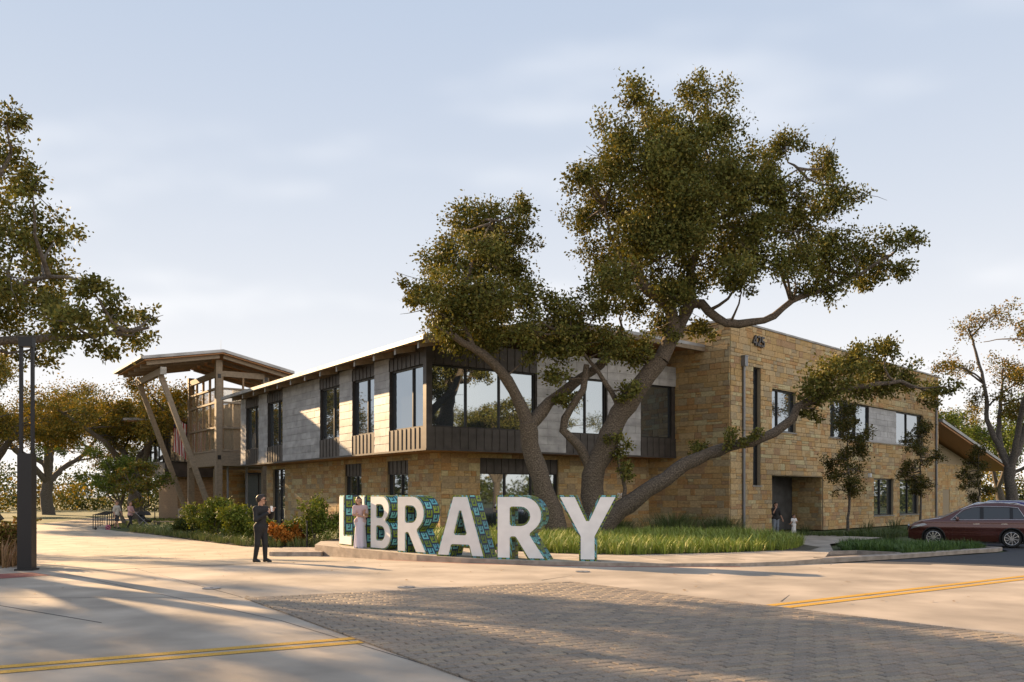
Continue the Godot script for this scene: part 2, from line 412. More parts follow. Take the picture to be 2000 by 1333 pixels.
	for i in 13:      # rafters under the side eave
		var z := 1.0 - i * 2.1; var r := MB.new()
		r.bar(Vector3(-0.92, 8.30, z), Vector3(0.6, 8.60, z), 0.14, 0.26); var rr := put("rafter", r, M.timber, b)
		var e := MB.new(); e.bx(-0.95, -0.925, 8.13, 8.43, z - 0.08, z + 0.08); put("rafter_cap", e, M.gutter, rr)
	var plate := MB.new(); plate.bx(0.02, 0.2, 8.25, 8.7, -25.3, -0.05); put("wall_plate", plate, M.timber, b)
	for x in [[3.0, 9.3], [9.0, 9.9]]:
		var lr := MB.new(); lr.tube([Vector3(x[0], x[1], -1.0), Vector3(x[0], x[1] + 0.75, -1.0)], [0.012, 0.006], 5); put("lightning_rod", lr, M.pipe, b)
	# ground floor, set back 1.7 m
	var SF := T(1.7, 0, -1.7); var SL := Transform3D(Basis(Vector3(0, 0, 1), Vector3.UP, Vector3(-1, 0, 0)), Vector3(1.7, 0, -25.2))   # x: 0 at back, 23.5 at the corner
	var so1 := [Rect2(2.09, 0.5, 4.62, 3.3), Rect2(13.38, -0.1, 1.2, 4.1)]
	var so2 := [Rect2(23.5 - 5.41, 0.4, 2.26, 3.35), Rect2(23.5 - 10.64, 0.4, 2.2, 3.35), Rect2(1.2, -0.1, 2.3, 3.85)]
	var lower := MB.new(); backing(lower, SF, 13.18, 4.0, so1, 0.3); backing(lower, SL, 23.5, 4.0, so2, 0.3)
	lower.bx(2.0, 14.9, 0, 4.0, -25.1, -24.8)
	var lo := put("stone_wall", lower, M.mortar, b)
	var pool := []
	ashlar(SF, 13.38, 4.0, so1, pool, 3, lo); ashlar(SL, 23.5, 4.0, so2, pool, 4, lo)
	lay_stones(pool)
	seam_panel(b, SF, 2.09, 6.71, 3.1, 3.8, -0.06)
	window(b, SF, 2.09, 6.71, 0.5, 3.12, [3.6, 5.15], 0.14)
	window(b, SF, 13.4, 14.56, 0.0, 4.0, [], 0.5)
	for o in [so2[0], so2[1]]:
		seam_panel(b, SL, o.position.x, o.end.x, 3.1, 3.75, -0.06)
		window(b, SL, o.position.x, o.end.x, 0.4, 3.12, [o.position.x + 1.3], 0.14)
	window(b, SL, 1.2, 3.5, 0.0, 3.75, [2.3], 0.14, [2.6])
	# "DS" end of lettering on the stone beside the trees
	var tm := TextMesh.new(); tm.text = "DS"; tm.font_size = 64; tm.pixel_size = 0.0055; tm.depth = 0.03
	var fo := SystemFont.new(); fo.font_names = PackedStringArray(["Droid Sans"]); fo.font_weight = 700; tm.font = fo
	var tx := put("lettering", tm, M.white, lo); tx.transform = SF * T(10.75, 2.03, 0.08)

func build_block() -> void:
	var b := thing("stone_hall", "tall flat roofed golden stone block with a slot window, steel doors and house number", "building", Vector3(10.9, -0.3, -44.0), deg_to_rad(45.93))
	var H := 10.78; var W := 29.9
	var FF := T(0, 0, 0); var LF := Transform3D(Basis(Vector3(0, 0, 1), Vector3.UP, Vector3(-1, 0, 0)), Vector3(0, 0, -12.0))
	var ops := [Rect2(2.25, 2.55, 0.81, 6.15), Rect2(4.28, 5.5, 2.75, 2.25), Rect2(11.4, 5.5, 15.4, 2.25), Rect2(4.28, -0.1, 6.2, 3.2), Rect2(17.9, 0.72, 3.3, 2.4), Rect2(22.3, 0.72, 3.6, 2.4)]
	var core := MB.new()
	backing(core, FF, W, H, ops, 0.35); backing(core, LF, 11.62, H, [], 0.35)
	core.bx(0.35, W, 0, H - 0.4, -12, -11.7); core.bx(W - 0.35, W, 0, H - 0.002, -11.7, -0.36); core.bx(0.36, W - 0.36, H - 0.6, H - 0.4, -11.7, -0.36)
	# recess side walls
	core.bx(4.0, 4.28, 0, 3.1, -1.9, -0.36); core.bx(10.48, 10.8, 0, 3.1, -1.9, -0.36); core.bx(4.28, 10.48, 3.1, 3.3, -1.9, -0.36)
	var wall := put("stone_wall", core, M.mortar, b)
	var pool := []
	ashlar(FF, W, H, ops, pool, 21, wall); ashlar(LF, 12.0, H, [], pool, 22, wall)
	var RF := Transform3D(Basis(Vector3(0, 0, 1), Vector3.UP, Vector3(-1, 0, 0)), Vector3(10.48, 0, -1.9))
	ashlar(RF, 1.86, 3.1, [], pool, 23, wall)
	lay_stones(pool)
	var cap := MB.new(); cap.bx(-0.08, W + 0.05, H, H + 0.1, -0.4, 0.09); cap.bx(-0.08, 0.3, H, H + 0.1, -12, -0.4); put("coping", cap, M.gutter, b)
	window(b, FF, 2.25, 3.06, 2.55, 8.7, [], 0.2, [5.3])
	window(b, FF, 4.28, 7.03, 5.5, 7.75, [5.2], 0.15)
	window(b, FF, 11.4, 17.35, 5.5, 7.75, [13.4, 15.4], 0.15); window(b, FF, 22.0, 26.8, 5.5, 7.75, [24.0], 0.15)
	var pb := MB.new(); pb.bx(17.35, 22.0, 5.5, 7.75, -0.3, -0.1); put("panel_backing", pb, M.bronze, b)
	shingles(b, T(0, 0, -0.1), Rect2(17.37, 5.52, 4.6, 2.2), 5, 1.15)
	window(b, FF, 17.9, 21.2, 0.72, 3.12, [19.3], 0.15); window(b, FF, 22.3, 25.9, 0.72, 3.12, [24.2], 0.15)
	for s in [[17.8, 21.3, 0.66], [22.2, 26.0, 0.66], [4.2, 7.1, 5.44], [11.3, 26.9, 5.44], [2.15, 3.15, 2.49]]:
		var sl := MB.new(); sl.bx(s[0], s[1], s[2], s[2] + 0.06, -0.2, 0.09); put("sill", sl, M.gutter, b)
	# doors in the recess
	var dw := MB.new(); dw.bx(4.28, 10.48, 0, 3.1, -2.1, -1.9); put("door_wall", dw, M.doorgrey, b)
	for k in 2:
		var d := MB.new(); d.bx(4.9 + k * 1.75, 6.6 + k * 1.75, 0.02, 3.0, -1.9, -1.84); var dd := put("door", d, M.doorgrey, b)
		var hd := MB.new(); hd.bx(6.4 + k * 0.4, 6.46 + k * 0.4, 0.9, 1.5, -1.8, -1.77); hd.bx(6.41 + k * 0.4, 6.45 + k * 0.4, 1.0, 1.04, -1.84, -1.8); hd.bx(6.41 + k * 0.4, 6.45 + k * 0.4, 1.4, 1.44, -1.84, -1.8); put("handle", hd, M.pipe, dd)
	for x in [1.15, 29.2]:
		var dp := MB.new(); dp.tube([Vector3(x, 0, 0.13), Vector3(x, 8.6, 0.13)], [0.075, 0.075], 10)
		dp.box(T(x, 8.85, 0.15), Vector3(0.3, 0.5, 0.26)); dp.box(T(x, 9.12, 0.15), Vector3(0.36, 0.05, 0.3))
		for y in [1.5, 4.0, 6.5]: dp.box(T(x, y, 0.09), Vector3(0.22, 0.05, 0.1))
		put("downspout", dp, M.pipe, b)
	var tm := TextMesh.new(); tm.text = "425"; tm.font_size = 64; tm.pixel_size = 0.0118; tm.depth = 0.07
	var fo := SystemFont.new(); fo.font_names = PackedStringArray(["Droid Sans"]); fo.font_weight = 600; tm.font = fo
	var tx := put("house_number", tm, M.bronze, b); tx.transform = T(2.72, 10.06, 0.12)
	var li := MB.new(); li.bx(16.9, 17.1, 3.2, 3.45, 0.06, 0.22); put("wall_lamp", li, M.white, b)
	# lower pavilion beyond
	var p := thing("side_pavilion", "low pavilion with a steep falling roof and orange soffit beyond the stone block", "building", Vector3(10.9, -0.3, -44.0), deg_to_rad(45.93))
	var pw := MB.new()
	var po := PackedVector2Array([Vector2(30.0, 0), Vector2(46.5, 0), Vector2(46.5, 4.3), Vector2(30.0, 7.2)])
	pw.prism(po, T(0, 0, 0), -8.0, -1.8); var pwall := put("stone_wall", pw, M.mortar, p)
	var pool2 := []
	ashlar(T(33.2, 0, -1.8), 9.4, 4.6, [Rect2(3.2, -0.1, 1.6, 2.6)], pool2, 31, pwall); lay_stones(pool2, 120)
	var pc := MB.new(); pc.bx(30.0, 33.0, 0, 6.4, -1.8, -1.5); put("board_wall", pc, M.timber, p)
	var pr := MB.new(); var ps := MB.new()
	var r0 := Vector3(30.0, 7.55, 0.2); var r1 := Vector3(48.0, 4.35, 0.2)
	pr.prism(PackedVector2Array([Vector2(30.0, 7.5), Vector2(48.0, 4.3), Vector2(48.0, 4.52), Vector2(30.0, 7.72)]), T(0, 0, 0), -9.0, 0.3); put("roof", pr, M.roofmetal, p)
	ps.prism(PackedVector2Array([Vector2(30.0, 7.36), Vector2(47.9, 4.18), Vector2(47.9, 4.29), Vector2(30.0, 7.49)]), T(0, 0, 0), -9.0, 0.2); put("soffit", ps, M.soffit, p)
	window(p, T(33.2, 0, -1.8), 3.2, 4.8, 0.0, 2.6, [], 0.1)

func build_tower() -> void:
	var b := thing("entry_tower", "tall timber entry canopy with leaning columns and gridded glass bay", "building", Vector3(-20.33, -0.3, -62.0), deg_to_rad(34.53))
	var rid := 12.13; var le := 11.2; var re := 11.0; var zb := -9.4
	var rf := MB.new(); var so := MB.new()
	rf.prism(PackedVector2Array([Vector2(-5.35, le), Vector2(0, rid), Vector2(5.2, re), Vector2(5.2, re + 0.2), Vector2(0, rid + 0.2), Vector2(-5.35, le + 0.2)]), T(0, 0, 0), zb, 0.0); put("roof", rf, M.roofmetal, b)
	so.prism(PackedVector2Array([Vector2(-5.2, le - 0.09), Vector2(0, rid - 0.1), Vector2(5.1, re - 0.09), Vector2(5.1, re - 0.01), Vector2(0, rid - 0.012), Vector2(-5.2, le - 0.01)]), T(0, 0, 0), zb + 0.05, -0.12); put("soffit", so, M.soffit, b)
	var gu := MB.new(); gu.bx(-5.5, -5.36, le + 0.02, le + 0.2, zb, 0.0); put("gutter", gu, M.gutter, b)
	for i in 5:
		var z := -0.5 - i * 1.95; var r := MB.new()
		r.bar(Vector3(-5.0, le - 0.2, z), Vector3(-0.15, rid - 0.24, z), 0.16, 0.3); put("rafter", r, M.timber, b)
		var r2 := MB.new(); r2.bar(Vector3(0.15, rid - 0.24, z), Vector3(5.0, re - 0.2, z), 0.16, 0.3); put("rafter", r2, M.timber, b)
	var be := MB.new(); be.bx(-4.05, -3.75, 10.35, 10.8, -9.0, -0.6); put("edge_beam", be, M.timber, b)
	var bc := MB.new(); bc.bx(-4.1, -3.7, 10.32, 10.83, -0.6, -0.55); put("beam_cap", bc, M.gutter, b)
	for z in [-1.4, -8.1]:
		var cl := MB.new(); cl.bar(Vector3(-0.5, 0.9, z), Vector3(-3.9, 10.4, z), 0.34, 0.3, Color.WHITE, Vector3(0, 0, 1)); put("leaning_column", cl, M.timber, b)
		var pd := MB.new(); pd.bx(-1.0, 0.1, -0.3, 1.0, z - 0.5, z + 0.5); put("pedestal", pd, M.kerb, b)
	for q in [[0.0, -1.2, 12.0], [0.0, -8.6, 11.5], [3.4, -1.2, 11.0]]:
		var pp := MB.new(); pp.bx(q[0] - 0.22, q[0] + 0.22, 0, q[2] - 0.3, q[1] - 0.22, q[1] + 0.22); var po := put("post", pp, M.timber, b)
		for y in [4.6, 10.4]:
			var bp := MB.new(); bp.bx(q[0] - 0.12, q[0] + 0.12, y, y + 0.3, q[1] + 0.22, q[1] + 0.235); put("bolt_plate", bp, M.black, po)
	# glazed bay on two sides
	for side in 2:
		var f := Transform3D(Basis(Vector3(0, 0, 1), Vector3.UP, Vector3(-1, 0, 0)), Vector3(-0.05, 0, -8.4)) if side == 0 else T(0.2, 0, -1.15)
		var wd := 7.0 if side == 0 else 3.1
		var band := MB.new(); band.box(f * T(wd / 2, 4.65, 0), Vector3(wd, 1.0, 0.3)); put("floor_band", band, M.timber, b)
		var cb := MB.new(); cb.box(f * T(wd / 2, 10.75, 0), Vector3(wd, 0.4, 0.24)); put("head_beam", cb, M.timber, b)
		var nn := 4 if side == 0 else 2
		for i in nn + 1:
			var x := wd * i / nn; var m := MB.new()
			m.box(f * T(clampf(x, 0.06, wd - 0.06), 7.85, 0), Vector3(0.12, 5.4, 0.16)); put("mullion", m, M.timberwarm, b)
		for y in [5.25, 6.9, 8.7, 9.7]:
			var m := MB.new(); m.box(f * T(wd / 2, y, 0.04), Vector3(wd - 0.1, 0.13, 0.2)); put("transom", m, M.timber, b)
		for i in nn:
			for k in 3:
				var y0: float = [5.32, 6.97, 8.77][k]; var y1: float = [6.83, 8.63, 9.63][k]
				var p := MB.new(); p.box(f * T(wd * (i + 0.5) / nn, (y0 + y1) / 2, 0), Vector3(wd / nn - 0.13, y1 - y0, 0.02)); put("pane", p, M.clear, b)
	var lin := MB.new(); lin.bx(0.95, 1.1, 4.7, 8.7, -8.4, -1.6); put("timber_lining", lin, M.timberwarm, b)
	# inside: timber-lined back wall and floor, ground floor screen
	var inn := MB.new(); inn.bx(0.3, 7.5, 4.2, 4.6, -8.6, -1.4); inn.bx(3.2, 7.4, 4.6, 10.6, -8.5, -8.2); put("inner_wall", inn, M.timberwarm, b)
	var gf := MB.new(); gf.bx(2.0, 8.0, 0, 4.15, -9.6, -9.3); var gfo := put("stone_wall", gf, M.mortar, b)
	var pool := []; ashlar(T(2.0, 0, -9.3), 6.0, 4.1, [], pool, 41, gfo); lay_stones(pool, 60)
	window(b, T(4.4, 0, -8.9), 0, 3.4, 0, 3.9, [1.1, 2.2], 0.0)
	for x in [1.2, 2.6]:
		var pp := MB.new(); pp.tube([Vector3(x, 0, -3.0), Vector3(x, 4.2, -3.0)], [0.08, 0.08], 8); put("steel_post", pp, M.pipe, b)
	var ds := MB.new(); ds.tube([Vector3(3.9, 8.2, -0.4), Vector3(3.9, 4.2, -0.4), Vector3(5.6, 3.7, -0.2), Vector3(5.6, 0, -0.2)], [0.07, 0.07, 0.07, 0.07], 8); put("downspout", ds, M.gutter, b)
	var lr := MB.new(); lr.tube([Vector3(0, rid + 0.2, -0.6), Vector3(0, rid + 0.95, -0.6)], [0.012, 0.006], 5); put("lightning_rod", lr, M.pipe, b)
	# flag on the bay's far post
	var fl := thing("hanging_flag", "red and white striped flag with blue canton hanging by the timber bay", "flag", b.position, b.rotation.y)
	var pole := MB.new(); pole.tube([Vector3(-0.35, 5.4, -8.9), Vector3(-1.3, 8.3, -9.0)], [0.03, 0.025], 6); put("pole", pole, M.pipe, fl)
	for i in 13:
		var st := MB.new()
		for k in 8:   # hanging folds
			var y0 := 8.2 - k * 0.34; var y1 := y0 - 0.34
			var x := -1.28 + i * 0.075
			var d0 := 0.10 * sin(i * 1.1 + k * 0.5); var d1 := 0.10 * sin(i * 1.1 + (k + 1) * 0.5); var e0 := 0.10 * sin((i + 1) * 1.1 + k * 0.5); var e1 := 0.10 * sin((i + 1) * 1.1 + (k + 1) * 0.5)
			st.quad(Vector3(x, y1 - i * 0.05, -8.8 + d1), Vector3(x + 0.075, y1 - i * 0.05, -8.8 + e1), Vector3(x + 0.075, y0 - i * 0.05, -8.8 + e0), Vector3(x, y0 - i * 0.05, -8.8 + d0))
		put("stripe", st, M.flagred if i % 2 == 0 else M.white, fl)
	var cn := MB.new(); cn.bx(-1.28, -0.8, 7.3, 8.15, -8.72, -8.69); put("canton", cn, M.flagblue, fl)
	# rear wing seen behind the leaning columns
	var w := thing("rear_wing", "dark glazed wing with a thin metal roof behind the timber canopy", "building", b.position, b.rotation.y)
	var ww := MB.new(); ww.bx(-0.7, 9, 3.6, 8.0, -22, -14); put("upper_wall", ww, M.bronze, w)
	var wl := MB.new(); wl.bx(0.5, 9, 0, 3.6, -21.5, -14.8); put("lower_wall", wl, M.timberwarm, w)
	var wr := MB.new(); wr.prism(PackedVector2Array([Vector2(-4.2, 8.0), Vector2(9, 8.9), Vector2(9, 9.1), Vector2(-4.2, 8.2)]), T(0, 0, 0), -23, -12.6); put("roof", wr, M.roofmetal, w)
	var ws := MB.new(); ws.prism(PackedVector2Array([Vector2(-4.1, 7.9), Vector2(9, 8.8), Vector2(9, 8.89), Vector2(-4.1, 7.99)]), T(0, 0, 0), -22.9, -12.7); put("soffit", ws, M.soffit, w)
	window(w, T(-0.7, 0, -14), 0.2, 4.4, 4.8, 7.4, [1.6, 3.0], -0.1)
	window(w, Transform3D(Basis(Vector3(0, 0, 1), Vector3.UP, Vector3(-1, 0, 0)), Vector3(-0.7, 0, -20)), 1.0, 5.8, 4.8, 7.4, [2.6, 4.2], -0.1)
# ---------------------------------------------------------------- vegetation
func leaf_col(pal: Array, g: RandomNumberGenerator) -> Color:
	var a: Color = pal[g.randi() % pal.size()]
	return a * g.randf_range(0.75, 1.25)
const OAK := [Color(.135, .138, .036), Color(.165, .155, .042), Color(.115, .125, .034), Color(.195, .17, .05), Color(.095, .108, .032)]
const AUTUMN := [Color(.22, .17, .035), Color(.28, .21, .04), Color(.14, .14, .032), Color(.32, .22, .045), Color(.10, .11, .03)]
const SHRUB := [Color(.09, .13, .025), Color(.13, .17, .03), Color(.07, .10, .02), Color(.17, .2, .04)]
const DARKG := [Color(.05, .07, .022), Color(.07, .09, .026), Color(.09, .105, .03)]
# leaves in a clump: sub-clumps inside an ellipsoid
func leaves(mb: MB, ctr: Vector3, rad: Vector3, count: int, size: float, pal: Array, g: RandomNumberGenerator, subs := 9) -> void:
	for s in subs:
		var d := Vector3(g.randfn(), g.randfn(), g.randfn()).normalized() * pow(g.randf(), 0.45) * 0.85
		var sc := ctr + d * rad
		var sr := rad * g.randf_range(0.24, 0.45)
		var tint := g.randf_range(0.75, 1.25)
		for i in int(float(count) / subs):
			var q := Vector3(g.randfn(), g.randfn(), g.randfn()) * 0.55
			var p := sc + q * sr
			var dir := (Vector3(g.randfn(), g.randfn() - 0.15, g.randfn()) + q * 0.7).normalized()
			var side := dir.cross(Vector3(g.randfn(), g.randfn(), g.randfn())).normalized()
			var l := size * g.randf_range(0.7, 1.35); var w := l * 0.3
			var col := leaf_col(pal, g) * tint; col.a = 1
			var nn := dir.cross(side)
			var b := mb.v.size()
			mb.v.append_array([p, p + dir * l * 0.5 + side * w, p + dir * l, p + dir * l * 0.5 - side * w])
			mb.n.append_array([nn, nn, nn, nn]); mb.c.append_array([col, col, col, col])
			mb.uv.append_array([Vector2.ZERO, Vector2.ZERO, Vector2.ZERO, Vector2.ZERO])
			mb.ix.append_array([b, b + 1, b + 2, b, b + 2, b + 3])
func limb(mb: MB, pts: Array, r0: float, r1: float, g: RandomNumberGenerator, sides := 9) -> void:
	# smooth through the points with a little wander
	var cv := Curve3D.new()
	for i in pts.size():
		var tn: Vector3 = (pts[mini(i + 1, pts.size() - 1)] - pts[maxi(i - 1, 0)]) * 0.17
		cv.add_point(pts[i], -tn, tn)
	var L := cv.get_baked_length(); var nseg := maxi(4, int(L / 0.45))
	var P := []; var R := []
	for i in nseg + 1:
		var t := float(i) / nseg
		P.append(cv.sample_baked(L * t) + Vector3(g.randfn(), g.randfn(), g.randfn()) * 0.025 * (1.0 if i > 0 and i < nseg else 0.0))
		R.append(lerpf(r0, r1, pow(t, 0.8)) * g.randf_range(0.92, 1.1))
	mb.tube(P, R, sides, Color.WHITE, true, 0.075 if r0 > 0.1 else 0.0, g)
func nearest_on(limbs: Array, p: Vector3) -> Vector3:
	var best := Vector3.ZERO; var bd := 1e9
	for l in limbs:
		for i in l.size() - 1:
			var q := Geometry3D.get_closest_point_to_segment(p, l[i], l[i + 1])
			var d := q.distance_to(p) + maxf(0, q.y - p.y) * 1.5
			if d < bd: bd = d; best = q
	return best
# tree from explicit limbs [[points], r0, r1] and clumps [centre, radius]; all relative to the base
func tree_from(t: Node3D, limbs: Array, clumps: Array, density: float, leaf: float, pal: Array, bark: Material, sd: int, parts := ["trunk", "branches", "crown"]) -> void:
	var g := RandomNumberGenerator.new(); g.seed = sd
	var tr := MB.new(); var br := MB.new(); var cr := MB.new(); var paths := []
	for i in limbs.size():
		paths.append(limbs[i][0]); limb(tr if limbs[i][1] > 0.16 else br, limbs[i][0], limbs[i][1] * 0.88, limbs[i][2] * 0.9, g, 18 if limbs[i][1] > 0.16 else 7)
	for c in clumps:
		var p: Vector3 = c[0]; var q := nearest_on(paths, p); var r: float = c[1]
		if p.distance_to(q) > 0.4:
			var mid := (p + q) / 2 + Vector3(g.randfn() * 0.2, -0.08 * p.distance_to(q), g.randfn() * 0.2)
			limb(br, [q, mid, p], clampf(0.03 + p.distance_to(q) * 0.02, 0.03, 0.11), 0.015, g, 6)
		for k in 5:   # twigs
			var e := p + Vector3(g.randfn(), g.randfn() * 0.7, g.randfn()) * r * 0.6
			limb(br, [p, (p + e) / 2 + Vector3(0, -0.05, 0), e], 0.022, 0.006, g, 4)
		leaves(cr, p, Vector3(r, r * 0.85, r) * 1.12, int(density * r * r * 300), leaf, pal, g, clampi(int(r * 11), 6, 16))
	put(parts[0], tr, bark, t)
	if br.v.size(): put(parts[1], br, bark, t)
	put(parts[2], cr, M.leaf, t)
# wandering oak made by rule
func rule_tree(t: Node3D, h: float, spread: float, r0: float, sd: int, pal: Array, density := 1.0, leaf := 0.13, bark: Material = null, bare := 0.0) -> void:
	var g := RandomNumberGenerator.new(); g.seed = sd
	var limbs := []; var clumps := []
	var fork := Vector3(g.randfn() * 0.3, h * 0.24, g.randfn() * 0.3)
	limbs.append([[Vector3(0, -0.2, 0), fork * 0.5 + Vector3(g.randfn() * 0.15, 0, 0), fork], r0 * 1.15, r0 * 0.85])
	var m := 4 + g.randi() % 2
	for i in m:
		var a := TAU * (i + g.randf() * 0.6) / m; var out := Vector3(cos(a), 0, sin(a)); var up := g.randf_range(0.5, 1.0)
		var e := fork + out * spread * g.randf_range(0.55, 0.95) * (1.25 - up * 0.6) + Vector3(0, (h - fork.y) * up * 0.82, 0)
		var mid := fork.lerp(e, 0.5) + Vector3(g.randfn() * 0.5, g.randfn() * 0.4, g.randfn() * 0.5) - out * 0.3
		limbs.append([[fork - Vector3(0, 0.2, 0), fork.lerp(mid, 0.5) + Vector3(g.randfn() * 0.3, 0.2, g.randfn() * 0.3), mid, e], r0 * 0.62, r0 * 0.16])
		for k in 4:
			var s := mid.lerp(e, g.randf_range(-0.3, 0.9)); var e2 := s + Vector3(g.randfn(), g.randf_range(-0.1, 0.9), g.randfn()) * spread * 0.33 + out * spread * 0.12
			limbs.append([[s, (s + e2) / 2 + Vector3(0, 0.25, 0), e2], r0 * 0.2, 0.03])
			if g.randf() > bare: clumps.append([e2, spread * g.randf_range(0.14, 0.24)])
			if g.randf() > bare: clumps.append([(s + e2) / 2 + Vector3(g.randfn(), g.randf(), g.randfn()) * spread * 0.1, spread * g.randf_range(0.11, 0.2)])
		clumps.append([e, spread * g.randf_range(0.16, 0.26)])
	tree_from(t, limbs, clumps, density, leaf, pal, bark if bark else M.barkgrey, sd + 7)
func hero_oak() -> void:
	var t := thing("live_oak", "large sprawling live oak with several stems and a long low limb behind the letters", "tree", Vector3(2.4, 0.03, -35.0))
	var limbs := [
		[[Vector3(-0.45, -0.2, 0), Vector3(-0.77, 0.86, 0), Vector3(-1.22, 2.18, 0), Vector3(-1.63, 3.5, 0), Vector3(-1.79, 4.6, 0.2)], 0.5, 0.37],
		[[Vector3(-1.79, 4.5, 0.2), Vector3(-2.34, 5.78, 0.5), Vector3(-3.09, 6.77, 1), Vector3(-3.87, 7.3, 1.4), Vector3(-4.62, 7.75, 1.8)], 0.3, 0.13],
		[[Vector3(-1.79, 4.4, 0.2), Vector3(-0.87, 5.39, -0.2), Vector3(0.28, 6.37, -0.5), Vector3(1.35, 7.18, -0.8), Vector3(2.1, 8.58, -1)], 0.3, 0.14],
		[[Vector3(0.7, -0.19, -0.6), Vector3(0.87, 1.36, -0.6), Vector3(0.9, 2.6, -0.5), Vector3(1.39, 3.88, -0.2), Vector3(1.91, 4.97, 0), Vector3(2.76, 6.22, 0.2), Vector3(3.47, 7.1, 0.4)], 0.55, 0.4],
		[[Vector3(0.86, 2.39, -0.5), Vector3(0.26, 3.67, -0.2), Vector3(-0.37, 4.42, 0), Vector3(-0.13, 5.15, 0.2), Vector3(0.38, 5.85, 0.4), Vector3(0.53, 6.84, 0.5)], 0.24, 0.12],
		[[Vector3(3.47, 7.06, 0.4), Vector3(3.86, 8.09, 0.5), Vector3(3.66, 9.15, 0.7), Vector3(2.81, 9.82, 0.8), Vector3(2.37, 11.02, 0.8), Vector3(2.69, 12.64, 0.7), Vector3(3.42, 14.51, 0.5)], 0.36, 0.1],
		[[Vector3(3.47, 7.06, 0.4), Vector3(4.19, 8.37, 0.1), Vector3(4.62, 9.4, 0), Vector3(4.76, 10.88, -0.2), Vector3(5.4, 12.55, -0.3), Vector3(5.6, 14.8, -0.3)], 0.32, 0.08],
		[[Vector3(4.4, 8.97, 0.1), Vector3(4.98, 9.33, 0.5), Vector3(5.55, 8.59, 0.8), Vector3(6.5, 8.31, 1), Vector3(7.72, 8.59, 1.2), Vector3(8.28, 9.16, 1.3), Vector3(10.1, 9.78, 1.4), Vector3(12.01, 10.83, 1.5)], 0.24, 0.05],
		[[Vector3(1.1, 0.02, -0.4), Vector3(1.69, 0.89, -0.2), Vector3(2.93, 1.83, 0), Vector3(4.32, 2.78, 0.2), Vector3(5.65, 3.44, 0.4), Vector3(7.2, 3.87, 0.6), Vector3(8.37, 4.54, 0.7), Vector3(8.77, 5.13, 0.8), Vector3(10.29, 5.73, 0.9), Vector3(12.62, 6.12, 1)], 0.44, 0.08],
		[[Vector3(1.8, 1.06, -0.2), Vector3(2.16, 1.87, -0.3), Vector3(1.92, 3.01, -0.4), Vector3(1.82, 3.93, -0.4)], 0.12, 0.04],
		[[Vector3(1.91, 4.97, 0), Vector3(1.42, 5.89, 0.4), Vector3(0.59, 7.05, 0.7), Vector3(-0.42, 8, 1)], 0.14, 0.04],
		[[Vector3(2.81, 9.82, 0.8), Vector3(1.53, 11.3, 1.2), Vector3(1.12, 12.81, 1.4)], 0.14, 0.04],
		[[Vector3(5.4, 12.55, -0.3), Vector3(7.22, 13.54, -0.2), Vector3(9, 14.69, 0)], 0.13, 0.03],
		[[Vector3(-3.87, 7.3, 1.4), Vector3(-4.35, 8.88, 1.5), Vector3(-3.76, 10.8, 1.6), Vector3(-3.18, 12.16, 1.6)], 0.13, 0.03]]
